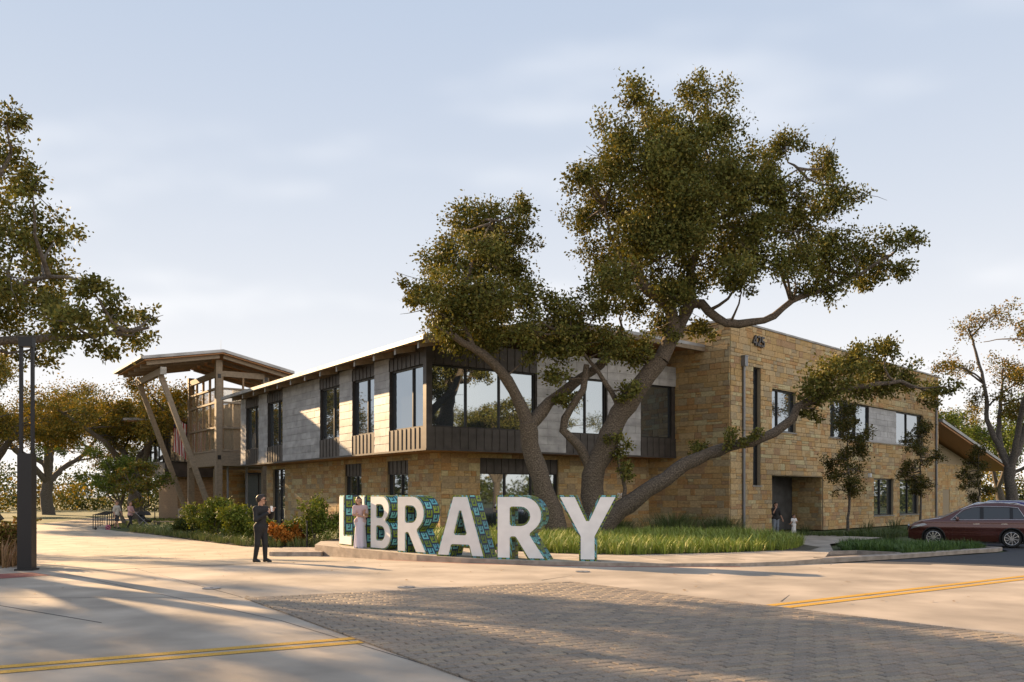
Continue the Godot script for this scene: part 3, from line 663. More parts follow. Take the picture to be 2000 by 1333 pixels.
	var clumps := [
		[Vector3(-3.17, 12.83, 0.11), 1.14], [Vector3(-4.35, 12.46, -0.37), 1.06], [Vector3(-2.19, 12.32, -0.58), 1.02], [Vector3(-5.13, 11.24, -1.17), 1.22], [Vector3(-3.63, 10.92, -0.36), 1.52], [Vector3(-2.3, 10.9, -1.09), 0.99],
		[Vector3(-5.31, 8.67, 2.48), 1.06], [Vector3(-4.09, 8.94, 0.74), 1.47], [Vector3(-2.61, 9.24, -1.17), 1.08], [Vector3(-4.72, 7.91, 0.36), 0.81], [Vector3(-3.32, 7.88, -0.04), 1.05], [Vector3(-1.64, 7.88, 2.15), 0.86],
		[Vector3(-0.61, 8.74, 0.72), 0.98], [Vector3(-0.32, 7.5, 1.01), 0.97], [Vector3(0.62, 8.3, 0.42), 1.04], [Vector3(-1.5, 7.29, 0.48), 0.76], [Vector3(-5.8, 9.31, 2.55), 0.72], [Vector3(-2.11, 12.5, 1.73), 0.65],
		[Vector3(2.37, 16.68, 1.48), 0.92], [Vector3(5.67, 18.13, -1.07), 1.08], [Vector3(3.79, 16.72, -0.46), 1.29], [Vector3(1.44, 15.27, 1.96), 0.9], [Vector3(5.71, 16.32, -0.59), 1.21], [Vector3(2.39, 14.03, 2.04), 1.5],
		[Vector3(4.49, 14.54, 0.13), 1.63], [Vector3(0.66, 13.44, 2.09), 0.99], [Vector3(5.74, 13.82, 2.59), 1.06], [Vector3(1.36, 13.25, -0.89), 1.31], [Vector3(3.01, 12.2, 1.76), 1.6], [Vector3(4.95, 12.21, 1.74), 1.43],
		[Vector3(7.63, 15.5, -1.33), 0.95], [Vector3(8.76, 15.96, -0.89), 0.84], [Vector3(7.84, 13.47, 1.44), 1.09], [Vector3(10.5, 15.37, -1.25), 0.94], [Vector3(10.76, 13.83, 0.44), 0.77], [Vector3(9.95, 13.2, -0.11), 0.96],
		[Vector3(6.68, 12.39, 1.78), 1.08], [Vector3(1.81, 11.66, -1.16), 1.32], [Vector3(3.73, 11.07, -0.16), 1.51], [Vector3(5.82, 11.47, -1.27), 1.32], [Vector3(2.41, 9.72, -0.97), 1.17], [Vector3(3.75, 9.29, 1.4), 0.92],
		[Vector3(1.14, 9.84, 1.16), 0.75], [Vector3(6.83, 10.8, 1.94), 0.9], [Vector3(6.23, 9.73, 2.02), 0.69], [Vector3(7.95, 10.12, 2.34), 1.06], [Vector3(9.71, 10.56, 1.39), 1.09], [Vector3(11.77, 11.38, 0.19), 0.95],
		[Vector3(11.96, 11.13, 2.59), 0.63], [Vector3(11.73, 10.45, -0.11), 0.82], [Vector3(9.37, 9.62, 1.25), 0.79], [Vector3(12.17, 10.37, 1.36), 0.66], [Vector3(5.27, 8.51, -0.67), 0.7], [Vector3(3.19, 8.26, 0.68), 0.89],
		[Vector3(1.47, 7.62, 0.89), 1.02], [Vector3(2.6, 7.27, 0.63), 0.67], [Vector3(0.47, 12.73, -0.22), 0.78], [Vector3(0.07, 13.62, 2.37), 0.51], [Vector3(11.91, 7.09, -0.16), 1.05], [Vector3(10.12, 6.27, 1.36), 1.05],
		[Vector3(12.98, 6.36, 0.2), 0.91], [Vector3(14.22, 5.84, 0.05), 0.68], [Vector3(9.33, 5.62, 1.37), 0.83], [Vector3(11.58, 5.82, 0.14), 0.91], [Vector3(12.21, 7.24, 0.81), 0.58], [Vector3(9.44, 5.08, 0.47), 0.54],
		[Vector3(14.31, 5.87, 1.39), 0.35], [Vector3(10.52, 6.96, 1.33), 0.57], [Vector3(6.07, 3.8, 1.11), 0.49], [Vector3(5.16, 3.67, -0.13), 0.46], [Vector3(6.87, 4.14, 1.09), 0.35], [Vector3(1.75, 3.69, 0.19), 0.59],
		[Vector3(2.13, 2.79, -0.09), 0.46], [Vector3(-0.36, 5.55, -0.11), 0.55], [Vector3(-0.71, 6.44, 0.85), 0.58], [Vector3(1.87, 5.84, 0.83), 0.58],
		[Vector3(3.58, 14.59, 1.83), 1.19], [Vector3(3.33, 14.18, -1.48), 1.40], [Vector3(4.26, 12.70, 2.28), 1.26], [Vector3(6.23, 13.79, -0.32), 1.13], [Vector3(3.84, 11.13, 2.47), 1.25], [Vector3(2.24, 11.34, 1.74), 1.19],
		[Vector3(6.76, 12.32, -1.65), 1.17], [Vector3(7.22, 11.68, 1.91), 0.93], [Vector3(9.01, 12.26, -0.04), 0.99], [Vector3(8.74, 13.01, 0.78), 0.88], [Vector3(4.56, 15.78, 0.81), 1.09], [Vector3(1.40, 14.86, 0.62), 1.01],
		[Vector3(3.17, 13.76, 1.98), 1.18], [Vector3(5.95, 15.02, -0.89), 1.15], [Vector3(-3.72, 11.14, 2.45), 1.04], [Vector3(-4.33, 9.59, 1.80), 1.19], [Vector3(-3.15, 8.98, 2.76), 1.03], [Vector3(-4.73, 8.46, 1.65), 0.94],
		[Vector3(-2.00, 9.18, 1.02), 0.87], [Vector3(-3.87, 8.19, -1.21), 1.02], [Vector3(3.90, 12.50, 1.14), 1.30], [Vector3(1.78, 9.84, 2.34), 0.96], [Vector3(10.19, 11.16, 1.69), 0.85], [Vector3(9.95, 11.88, -1.61), 0.94],
		[Vector3(5.90, 10.16, 2.57), 0.83], [Vector3(4.51, 10.00, 0.06), 0.98], [Vector3(7.05, 13.48, 1.15), 0.95], [Vector3(-0.36, 8.31, -0.12), 0.90], [Vector3(0.93, 8.91, 1.33), 0.78], [Vector3(-2.71, 11.71, -0.26), 0.99]]
	tree_from(t, limbs, clumps, 6.2, 0.125, OAK, M.bark, 5)
func near_oak() -> void:
	var t := thing("live_oak", "broad live oak whose crown hangs over the plaza beside the black lamp post", "tree", Vector3(-20.5, -0.1, -27.0))
	var limbs := [
		[[Vector3(-0.06, 0.08, 0), Vector3(0.09, 2.91, 0), Vector3(0.41, 5.11, 0)], 0.6, 0.45],
		[[Vector3(0.41, 4.95, 0), Vector3(2.78, 6.12, 0.5), Vector3(6.29, 6.44, 1), Vector3(8.44, 6.5, 1.4), Vector3(10.02, 6.68, 1.6)], 0.3, 0.04],
		[[Vector3(0.41, 4.95, 0), Vector3(1.66, 8.24, 0), Vector3(3.86, 10.44, 0), Vector3(5.12, 12.33, 0)], 0.34, 0.05],
		[[Vector3(2.78, 6.12, 0.5), Vector3(4.96, 7.6, 0.8), Vector3(6.74, 8.31, 1), Vector3(8.26, 8.01, 1)], 0.2, 0.03],
		[[Vector3(0.41, 4.95, 0), Vector3(-2.62, 8.48, -1), Vector3(-4.45, 11.42, -2)], 0.34, 0.05],
		[[Vector3(0.41, 4.95, 0), Vector3(1.17, 7.19, 2), Vector3(2.05, 8.77, 4)], 0.3, 0.05]]
	var clumps := [
		[Vector3(5.32, 13.02, 0.58), 0.57], [Vector3(4.41, 12.11, -0.68), 1.06], [Vector3(7.23, 10.37, 2.66), 0.56], [Vector3(5.13, 9.81, -0.54), 1.16], [Vector3(6.15, 10.13, -0.79), 0.68], [Vector3(5.47, 8.51, -1.1), 1.19],
		[Vector3(9, 7.6, 3.02), 0.64], [Vector3(3.91, 7.61, -1.53), 1.28], [Vector3(8.3, 6.61, 2.74), 0.93], [Vector3(9.01, 7.22, 1.5), 0.59], [Vector3(9.02, 6.88, 0.15), 0.58], [Vector3(5.07, 6.59, -1.39), 0.84],
		[Vector3(8.57, 6.18, 1.5), 0.59], [Vector3(2.98, 10.9, -1.42), 1.27], [Vector3(3.84, 8.59, 0.47), 1.36], [Vector3(3.99, 11.1, 1.64), 0.97], [Vector3(2.79, 9.93, 1.62), 1.3], [Vector3(2.99, 7.7, 2.31), 1.26],
		[Vector3(1.93, 10.11, 2.81), 1.24], [Vector3(1.52, 8.52, 2.46), 1.41], [Vector3(-2.31, 10.52, -0.25), 1.39], [Vector3(-4.1, 8.67, -1.78), 1.47], [Vector3(4.33, 6.53, 2.39), 0.94], [Vector3(1.07, 6.42, 2.96), 0.92],
		[Vector3(-0.21, 13, -1.73), 1.1], [Vector3(9.57, 7.2, 0.53), 0.34], [Vector3(6.98, 7.37, 1.17), 0.66], [Vector3(6.26, 8.06, 2.01), 0.8], [Vector3(-3.78, 9.12, 0.23), 1.03], [Vector3(-1.42, 12.69, -0.93), 1.07]]
	tree_from(t, limbs, clumps, 6.0, 0.125, OAK, M.barkgrey, 15)
func young_tree(at: Vector3, h: float, w: float, sd: int, label: String) -> void:
	var t := thing("young_tree", label, "tree", at, 0.0, "slim young trees along the stone block")
	var g := RandomNumberGenerator.new(); g.seed = sd
	var limbs := [[[Vector3(0, -0.1, 0), Vector3(0.03, h * 0.35, 0), Vector3(-0.03, h * 0.65, 0.02), Vector3(0.02, h * 0.96, 0)], 0.1, 0.02]]
	var clumps := []
	for i in 20:
		var y := lerpf(h * 0.34, h * 0.98, i / 19.0); var a := g.randf() * TAU; var k := sin(clampf((y / h - 0.28) / 0.72, 0, 1) * PI * 0.9 + 0.25)
		var r := w * 0.5 * k * g.randf_range(0.4, 0.9)
		clumps.append([Vector3(cos(a) * r, y, sin(a) * r), w * 0.2])
	tree_from(t, limbs, clumps, 4.5, 0.1, [Color(.07, .075, .02), Color(.10, .09, .025), Color(.13, .10, .03), Color(.05, .06, .018)], M.barkgrey, sd)
func shrub(called: String, label: String, cat: String, at: Vector3, w: float, h: float, pal: Array, sd: int, leaf := 0.1, dens := 2.6, group := "") -> Node3D:
	var t := thing(called, label, cat, at, 0, group)
	var g := RandomNumberGenerator.new(); g.seed = sd
	var st := MB.new(); var cr := MB.new()
	for i in 7:
		var e := Vector3(g.randfn() * w * 0.24, h * g.randf_range(0.5, 0.95), g.randfn() * w * 0.24)
		limb(st, [Vector3(g.randfn() * 0.05, -0.05, g.randfn() * 0.05), e * 0.5 + Vector3(0, 0.05, 0), e], 0.022, 0.007, g, 5)
		leaves(cr, e - Vector3(0, h * 0.1, 0), Vector3(w * 0.3, h * 0.26, w * 0.3), int(130 * dens * maxf(w, 0.6)), leaf, pal, g, 6)
	leaves(cr, Vector3(0, h * 0.4, 0), Vector3(w * 0.45, h * 0.36, w * 0.45), int(240 * dens * maxf(w, 0.6)), leaf, pal, g, 9)
	put("stem", st, M.barkgrey, t); put("foliage", cr, M.leaf, t)
	return t
func blade_tuft(sd: int, n: int, h: float, spread: float, pal: Array) -> ArrayMesh:
	var g := RandomNumberGenerator.new(); g.seed = sd
	var mb := MB.new()
	for i in n:
		var a := g.randf() * TAU; var o := Vector3(cos(a), 0, sin(a)); var bs := o * g.randf() * spread * 0.5; var hh := h * g.randf_range(0.6, 1.15); var lean := o * hh * g.randf_range(0.2, 0.75)
		var s := Vector3(-o.z, 0, o.x) * 0.009
		var col: Color = pal[g.randi() % pal.size()] * g.randf_range(0.8, 1.2); col.a = 1
		var m := bs + lean * 0.35 + Vector3(0, hh * 0.6, 0); var e := bs + lean + Vector3(0, hh * 0.92, 0)
		mb.quad(bs - s, bs + s, m + s * 0.8, m - s * 0.8, col); mb.tri(m - s * 0.8, m + s * 0.8, e, col)
	return mb.mesh()
func scatter(called: String, label: String, cat: String, poly: PackedVector2Array, hf: Callable, tuft: Mesh, step: float, sd: int, smin := 0.8, smax := 1.25, m: Material = null) -> void:
	var g := RandomNumberGenerator.new(); g.seed = sd
	var lo := poly[0]; var hi := poly[0]
	for p in poly: lo = lo.min(p); hi = hi.max(p)
	var xf: Array[Transform3D] = []
	var x := lo.x
	while x < hi.x:
		var z := lo.y
		while z < hi.y:
			var p := Vector2(x + g.randfn() * step * 0.4, z + g.randfn() * step * 0.4)
			if Geometry2D.is_point_in_polygon(p, poly):
				var s := g.randf_range(smin, smax)
				xf.append(Transform3D(Basis(Vector3.UP, g.randf() * TAU) * Basis.from_scale(Vector3(s, s * g.randf_range(0.8, 1.2), s)), Vector3(p.x, hf.call(p.x, p.y), p.y)))
			z += step
		x += step
	var mm := MultiMesh.new(); mm.transform_format = MultiMesh.TRANSFORM_3D; mm.mesh = tuft; mm.instance_count = xf.size()
	for i in xf.size(): mm.set_instance_transform(i, xf[i])
	var o := MultiMeshInstance3D.new(); o.multimesh = mm; o.material_override = m if m else M.grass; o.name = numbered(called); add_child(o)
	o.set_meta("kind", "stuff"); meta(o, label, cat)
# ---------------------------------------------------------------- sign letters
func arc(cx: float, cy: float, rx: float, ry: float, a0: float, a1: float, n := 12) -> Array:
	var r := []
	for i in n + 1:
		var a := deg_to_rad(lerpf(a0, a1, float(i) / n)); r.append(Vector2(cx + cos(a) * rx, cy + sin(a) * ry))
	return r
func letter_shape(ch: String) -> Array:   # [outer, hole, hole...], height 1.68, x centred later
	var H := 1.68; var s := 0.42
	match ch:
		"L": return [[Vector2(0, 0), Vector2(1.08, 0), Vector2(1.08, 0.36), Vector2(s, 0.36), Vector2(s, H), Vector2(0, H)]]
		"I": return [[Vector2(0, 0), Vector2(0.46, 0), Vector2(0.46, H), Vector2(0, H)]]
		"B":
			var o := [Vector2(0, 0), Vector2(0.72, 0)] + arc(0.74, 0.47, 0.52, 0.47, -90, 62, 12) + [Vector2(0.93, 0.90)] + arc(0.70, 1.27, 0.47, 0.41, -50, 90, 12) + [Vector2(0, H)]
			return [o, [Vector2(0.4, 0.32)] + arc(0.66, 0.51, 0.2, 0.19, -90, 90, 8) + [Vector2(0.4, 0.70)], [Vector2(0.4, 1.02)] + arc(0.64, 1.19, 0.17, 0.17, -90, 90, 8) + [Vector2(0.4, 1.36)]]
		"R":
			var o := [Vector2(0, 0), Vector2(s, 0), Vector2(s, 0.56), Vector2(0.52, 0.56), Vector2(0.88, 0), Vector2(1.40, 0), Vector2(0.96, 0.66)] + arc(0.72, 1.16, 0.56, 0.52, -52, 90, 14) + [Vector2(0, H)]
			return [o, [Vector2(0.42, 0.92)] + arc(0.68, 1.13, 0.22, 0.21, -90, 90, 8) + [Vector2(0.42, 1.34)]]
		"A":
			return [[Vector2(0, 0), Vector2(0.45, 0), Vector2(0.54, 0.30), Vector2(1.10, 0.30), Vector2(1.19, 0), Vector2(1.64, 0), Vector2(1.08, H), Vector2(0.56, H)],
				[Vector2(0.64, 0.64), Vector2(1.0, 0.64), Vector2(0.82, 1.25)]]
		"Y": return [[Vector2(0.56, 0), Vector2(1.0, 0), Vector2(1.0, 0.62), Vector2(1.56, H), Vector2(1.08, H), Vector2(0.78, 1.04), Vector2(0.48, H), Vector2(0, H), Vector2(0.56, 0.62)]]
	return []
func pattern_tex() -> ImageTexture:   # hooked shapes, teal and olive on navy
	var S := 256; var im := Image.create(S, S, true, Image.FORMAT_RGB8)
	im.fill(Color(0.10, 0.16, 0.26))
	var cols := [Color(0.42, 0.70, 0.72), Color(0.50, 0.56, 0.10), Color(0.36, 0.62, 0.66), Color(0.42, 0.50, 0.08)]
	for i in 2:
		for j in 2:
			var x := i * 128 + 8; var y := j * 128 + (64 if i else 0); var c: Color = cols[(i + j * 2) % 4] if j else cols[(i + 1) % 2]
			for r in [[0, 0, 26, 104], [0, 0, 104, 26], [78, 0, 26, 104], [44, 48, 60, 22], [44, 48, 20, 56]]:
				for yy in range(r[1], r[1] + r[3]):
					im.fill_rect(Rect2i(x + r[0], (y + yy) % S, r[2], 1), c)
	im.generate_mipmaps()
	return ImageTexture.create_from_image(im)
func build_letters() -> void:
	var pm := StandardMaterial3D.new(); pm.albedo_texture = pattern_tex(); pm.roughness = 0.5; pm.uv1_scale = Vector3(1.9, 1.9, 1)
	var info := [["L", -5.55, -29.4, 56.0, "first, beside the I"], ["I", -4.83, -28.35, 54.0, ""], ["B", -4.05, -27.2, 51.0, ""], ["R", -2.9, -25.6, 45.0, ""], ["A", -1.4, -23.95, 33.0, ""], ["R", 0.25, -22.95, 19.0, ""], ["Y", 1.93, -22.45, 8.0, ""]]
	var lab := {"L": "white block letter L with patterned sides, first of the row", "I": "slim white block letter I with patterned sides behind the woman", "B": "white block letter B with patterned sides and two openings", "A": "white block letter A with patterned sides and triangular opening", "Y": "white block letter Y with patterned edges, last of the row"}
	var rl := ["white block letter R with patterned sides between the B and the A", "white block letter R with patterned sides between the A and the Y"]
	var ri := 0
	for q in info:
		var ch: String = q[0]
		var t := thing("sign_letter", rl[ri] if ch == "R" else lab[ch], "letter", Vector3(q[1], 0.06, q[2]), -deg_to_rad(q[3]), "giant letters on the raised kerb")
		if ch == "R": ri += 1
		var sh := letter_shape(ch); var wmax := 0.0
		for p in sh[0]: wmax = maxf(wmax, p.x)
		var polys := []
		for s in sh:
			var pp := PackedVector2Array()
			for p in s: pp.append(p - Vector2(wmax / 2, 0))
			polys.append(pp)
		var th := 0.56; var body := MB.new(); var face := MB.new()
		for i in polys.size():
			var pl: PackedVector2Array = polys[i]
			var cw := Geometry2D.is_polygon_clockwise(pl)
			if cw == (i == 0): pl = pl.duplicate(); pl.reverse()
			var per := 0.0
			for k in pl.size():
				var a := pl[k]; var b := pl[(k + 1) % pl.size()]; var l := a.distance_to(b)
				body.quad(Vector3(a.x, a.y, -th), Vector3(b.x, b.y, -th), Vector3(b.x, b.y, 0), Vector3(a.x, a.y, 0), Color.WHITE, [Vector2(0, per), Vector2(0, per + l), Vector2(th, per + l), Vector2(th, per)])
				per += l
		# front and back faces: cut at the hole centre so that each piece is simple
		var cuts := [-9.0, 9.0]
		if polys.size() > 1: cuts = [-9.0, (0.82 if ch == "A" else 0.56) - wmax / 2, 9.0]
		for inset in [0.0, 0.045]:
			var outer: Array = [polys[0]] if inset == 0.0 else Geometry2D.offset_polygon(polys[0], -inset, Geometry2D.JOIN_ROUND)
			for k in cuts.size() - 1:
				var strip := PackedVector2Array([Vector2(cuts[k], -1), Vector2(cuts[k + 1], -1), Vector2(cuts[k + 1], 3), Vector2(cuts[k], 3)])
				var ps := []
				for o in outer: ps.append_array(Geometry2D.intersect_polygons(o, strip))
				for i in range(1, polys.size()):
					var hole: PackedVector2Array = polys[i] if inset == 0.0 else Geometry2D.offset_polygon(polys[i], inset, Geometry2D.JOIN_ROUND)[0]
					var nx := []
					for p in ps: nx.append_array(Geometry2D.clip_polygons(p, hole))
					ps = nx
				for p in ps:
					if inset == 0.0: body.cap(p, 0.0, true); body.cap(p, -th, false)
					else: face.prism(p, T(0, 0, 0), -0.01, 0.025)
		put("body", body, pm, t); put("face", face, M.white, t)

# ---------------------------------------------------------------- people (distance-field bodies)
func sdf(mb: MB, bones: Array, cell: float, k: float, col := Color.WHITE) -> void:
	var lo := Vector3(1e9, 1e9, 1e9); var hi := -lo
	for b in bones:
		var r: float = maxf(b[2], b[3]) + k
		lo = lo.min(b[0] - Vector3.ONE * r).min(b[1] - Vector3.ONE * r); hi = hi.max(b[0] + Vector3.ONE * r).max(b[1] + Vector3.ONE * r)
	lo -= Vector3.ONE * cell * 2; hi += Vector3.ONE * cell * 2
	var nx := int((hi.x - lo.x) / cell) + 2; var ny := int((hi.y - lo.y) / cell) + 2; var nz := int((hi.z - lo.z) / cell) + 2
	var f := PackedFloat32Array(); f.resize(nx * ny * nz); f.fill(1.0)
	for b in bones:
		var a: Vector3 = b[0]; var d: Vector3 = b[1] - b[0]; var dd := maxf(d.length_squared(), 1e-9); var ra: float = b[2]; var rb: float = b[3]
		var pad: float = maxf(ra, rb) + k + cell * 2
		var l: Vector3 = (a.min(b[1]) - Vector3.ONE * pad - lo) / cell; var h: Vector3 = (a.max(b[1]) + Vector3.ONE * pad - lo) / cell
		for iz in range(maxi(0, int(l.z)), mini(nz, int(h.z) + 1)):
			for iy in range(maxi(0, int(l.y)), mini(ny, int(h.y) + 1)):
				var o := (iz * ny + iy) * nx
				for ix in range(maxi(0, int(l.x)), mini(nx, int(h.x) + 1)):
					var p := lo + Vector3(ix, iy, iz) * cell - a
					var t := clampf(p.dot(d) / dd, 0.0, 1.0)
					var ds := (p - d * t).length() - lerpf(ra, rb, t)
					var e := f[o + ix]; var hh := maxf(k - absf(e - ds), 0.0) / k
					f[o + ix] = minf(e, ds) - hh * hh * k * 0.25
	var idx := {}
	var nxy := nx * ny
	for iz in nz - 1:
		for iy in ny - 1:
			for ix in nx - 1:
				var o := iz * nxy + iy * nx + ix
				if absf(f[o]) > cell * 2.0: continue
				var c8 := [f[o], f[o + 1], f[o + nx], f[o + nx + 1], f[o + nxy], f[o + nxy + 1], f[o + nxy + nx], f[o + nxy + nx + 1]]
				var s := 0
				for i in 8: if c8[i] < 0: s += 1
				if s == 0 or s == 8: continue
				var acc := Vector3.ZERO; var cnt := 0
				for e in [[0, 1], [2, 3], [4, 5], [6, 7], [0, 2], [1, 3], [4, 6], [5, 7], [0, 4], [1, 5], [2, 6], [3, 7]]:
					var va: float = c8[e[0]]; var vb: float = c8[e[1]]
					if (va < 0) != (vb < 0):
						var t := va / (va - vb)
						var pa := Vector3(e[0] & 1, (e[0] >> 1) & 1, e[0] >> 2); var pb := Vector3(e[1] & 1, (e[1] >> 1) & 1, e[1] >> 2)
						acc += pa.lerp(pb, t); cnt += 1
				var gr := Vector3(c8[1] + c8[3] + c8[5] + c8[7] - c8[0] - c8[2] - c8[4] - c8[6], c8[2] + c8[3] + c8[6] + c8[7] - c8[0] - c8[1] - c8[4] - c8[5], c8[4] + c8[5] + c8[6] + c8[7] - c8[0] - c8[1] - c8[2] - c8[3])
				idx[o] = mb.v.size()
				mb.v.append(lo + (Vector3(ix, iy, iz) + acc / cnt) * cell); mb.n.append(gr.normalized()); mb.c.append(col); mb.uv.append(Vector2.ZERO)
	for o in idx.keys():
		for ax in 3:
			var st: int = [1, nx, nxy][ax]; var s1: int = [nx, nxy, 1][ax]; var s2: int = [nxy, 1, nx][ax]
			if (f[o] < 0) == (f[o + st] < 0): continue
			if not (idx.has(o - s1) and idx.has(o - s2) and idx.has(o - s1 - s2)): continue
			var q := [idx[o], idx[o - s1], idx[o - s1 - s2], idx[o - s2]]
			if f[o] > 0: mb.ix.append_array([q[0], q[1], q[2], q[0], q[2], q[3]])
			else: mb.ix.append_array([q[0], q[2], q[1], q[0], q[3], q[2]])
# joints of a standing adult of height 1 (x right, y up, z forward); scaled by h
func rig(over: Dictionary, h: float, wide := 1.0) -> Dictionary:
	var J := {"hip": Vector3(0, .52, 0), "waist": Vector3(0, .60, .005), "chest": Vector3(0, .72, 0), "neck": Vector3(0, .825, -.005), "chin": Vector3(0, .865, .005), "head": Vector3(0, .935, .012),
		"sl": Vector3(-.105, .80, 0), "sr": Vector3(.105, .80, 0), "el": Vector3(-.135, .63, -.01), "er": Vector3(.135, .63, -.01), "wl": Vector3(-.14, .485, .03), "wr": Vector3(.14, .485, .03),
		"hl": Vector3(-.05, .50, 0), "hr": Vector3(.05, .50, 0), "kl": Vector3(-.055, .275, .012), "kr": Vector3(.055, .275, .012), "al": Vector3(-.06, .045, -.01), "ar": Vector3(.06, .045, -.01),
		"tl": Vector3(-.066, .015, .085), "tr": Vector3(.066, .015, .085), "gl": Vector3(0, -1, 0.1), "gr": Vector3(0, -1, 0.1), "look": Vector3(0, 0, 1)}
	for k in over: J[k] = over[k]
	for k in J:
		if k not in ["gl", "gr", "look", "hs"]: J[k] = J[k] * h
	J["h"] = h; J["wide"] = wide; J["hs"] = over.get("hs", 1.1)
	return J
func body_bones(J: Dictionary) -> Array:
	var h: float = J.h; var w: float = J.wide
	return [[J.hl, J.hr, .062 * h * w, .062 * h * w], [J.hip, J.waist, .07 * h * w, .062 * h * w], [J.waist, J.chest, .062 * h * w, .07 * h * w], [J.chest.lerp(J.sl, .55), J.chest.lerp(J.sr, .55), .062 * h * w, .062 * h * w], [J.sl, J.sr, .036 * h, .036 * h], [J.chest, J.neck, .05 * h, .03 * h], [J.neck, J.chin, .03 * h, .028 * h]]
func arm_bones(J: Dictionary) -> Array:
	var h: float = J.h
	return [[J.sl, J.el, .031 * h, .024 * h], [J.el, J.wl, .025 * h, .017 * h], [J.sr, J.er, .031 * h, .024 * h], [J.er, J.wr, .025 * h, .017 * h]]
func leg_bones(J: Dictionary) -> Array:
	var h: float = J.h
	return [[J.hl, J.kl, .052 * h, .034 * h], [J.kl, J.al, .034 * h, .022 * h], [J.hr, J.kr, .052 * h, .034 * h], [J.kr, J.ar, .034 * h, .022 * h]]
func foot_bones(J: Dictionary) -> Array:
	var h: float = J.h
	return [[J.al, J.tl, .024 * h, .017 * h], [J.ar, J.tr, .024 * h, .017 * h], [J.al, J.al + Vector3(0, -.022 * h, -.012 * h), .022 * h, .02 * h], [J.ar, J.ar + Vector3(0, -.022 * h, -.012 * h), .022 * h, .02 * h]]
func grow(bones: Array, e: float) -> Array:
	var r := []
	for b in bones: r.append([b[0], b[1], b[2] + e, b[3] + e])
	return r
func head_basis(J: Dictionary) -> Basis:
	var z: Vector3 = J.look.normalized(); var x := Vector3.UP.cross(z).normalized()
	return Basis(x, z.cross(x), z)
func head_bones(J: Dictionary) -> Array:
	var h: float = J.h * J.hs; var c: Vector3 = J.head; var b := head_basis(J)
	var P := func(x, y, z): return c + b * Vector3(x, y, z) * h
	return [[P.call(0, .012, -.016), P.call(0, .014, .008), .044 * h, .045 * h], [P.call(0, -.02, .01), P.call(0, -.046, .024), .036 * h, .022 * h], [P.call(0, .002, .05), P.call(0, -.012, .062), .006 * h, .009 * h],
		[P.call(-.046, .004, -.002), P.call(-.046, -.014, .002), .010 * h, .007 * h], [P.call(.046, .004, -.002), P.call(.046, -.014, .002), .010 * h, .007 * h], [P.call(-.014, -.033, .044), P.call(.014, -.033, .044), .006 * h, .006 * h], [J.neck, P.call(0, -.03, -.01), .029 * h, .03 * h]]
func hand_bones(w: Vector3, dir: Vector3, inward: Vector3, h: float, curl: float) -> Array:   # palm then five fingers
	var d := dir.normalized(); var s := (inward - d * inward.dot(d)).normalized(); var nrm := d.cross(s)
	var r := [[w, w + d * .045 * h, .015 * h, .018 * h]]
	for i in 4:
		var o := w + d * .05 * h + s * (i - 1.5) * .0115 * h; var ln: float = [.036, .042, .039, .03][i] * h
		var m := o + (d * cos(curl * .5) + nrm * sin(curl * .5)) * ln * .55; var e := m + (d * cos(curl * 1.4) + nrm * sin(curl * 1.4)) * ln * .5
		r.append([o, m, .0056 * h, .005 * h]); r.append([m, e, .005 * h, .0042 * h])
	var tb := w + d * .018 * h + s * .018 * h
	r.append([tb, tb + (d * .6 + s * .7 + nrm * .35) * .034 * h, .0068 * h, .0052 * h])
	return r
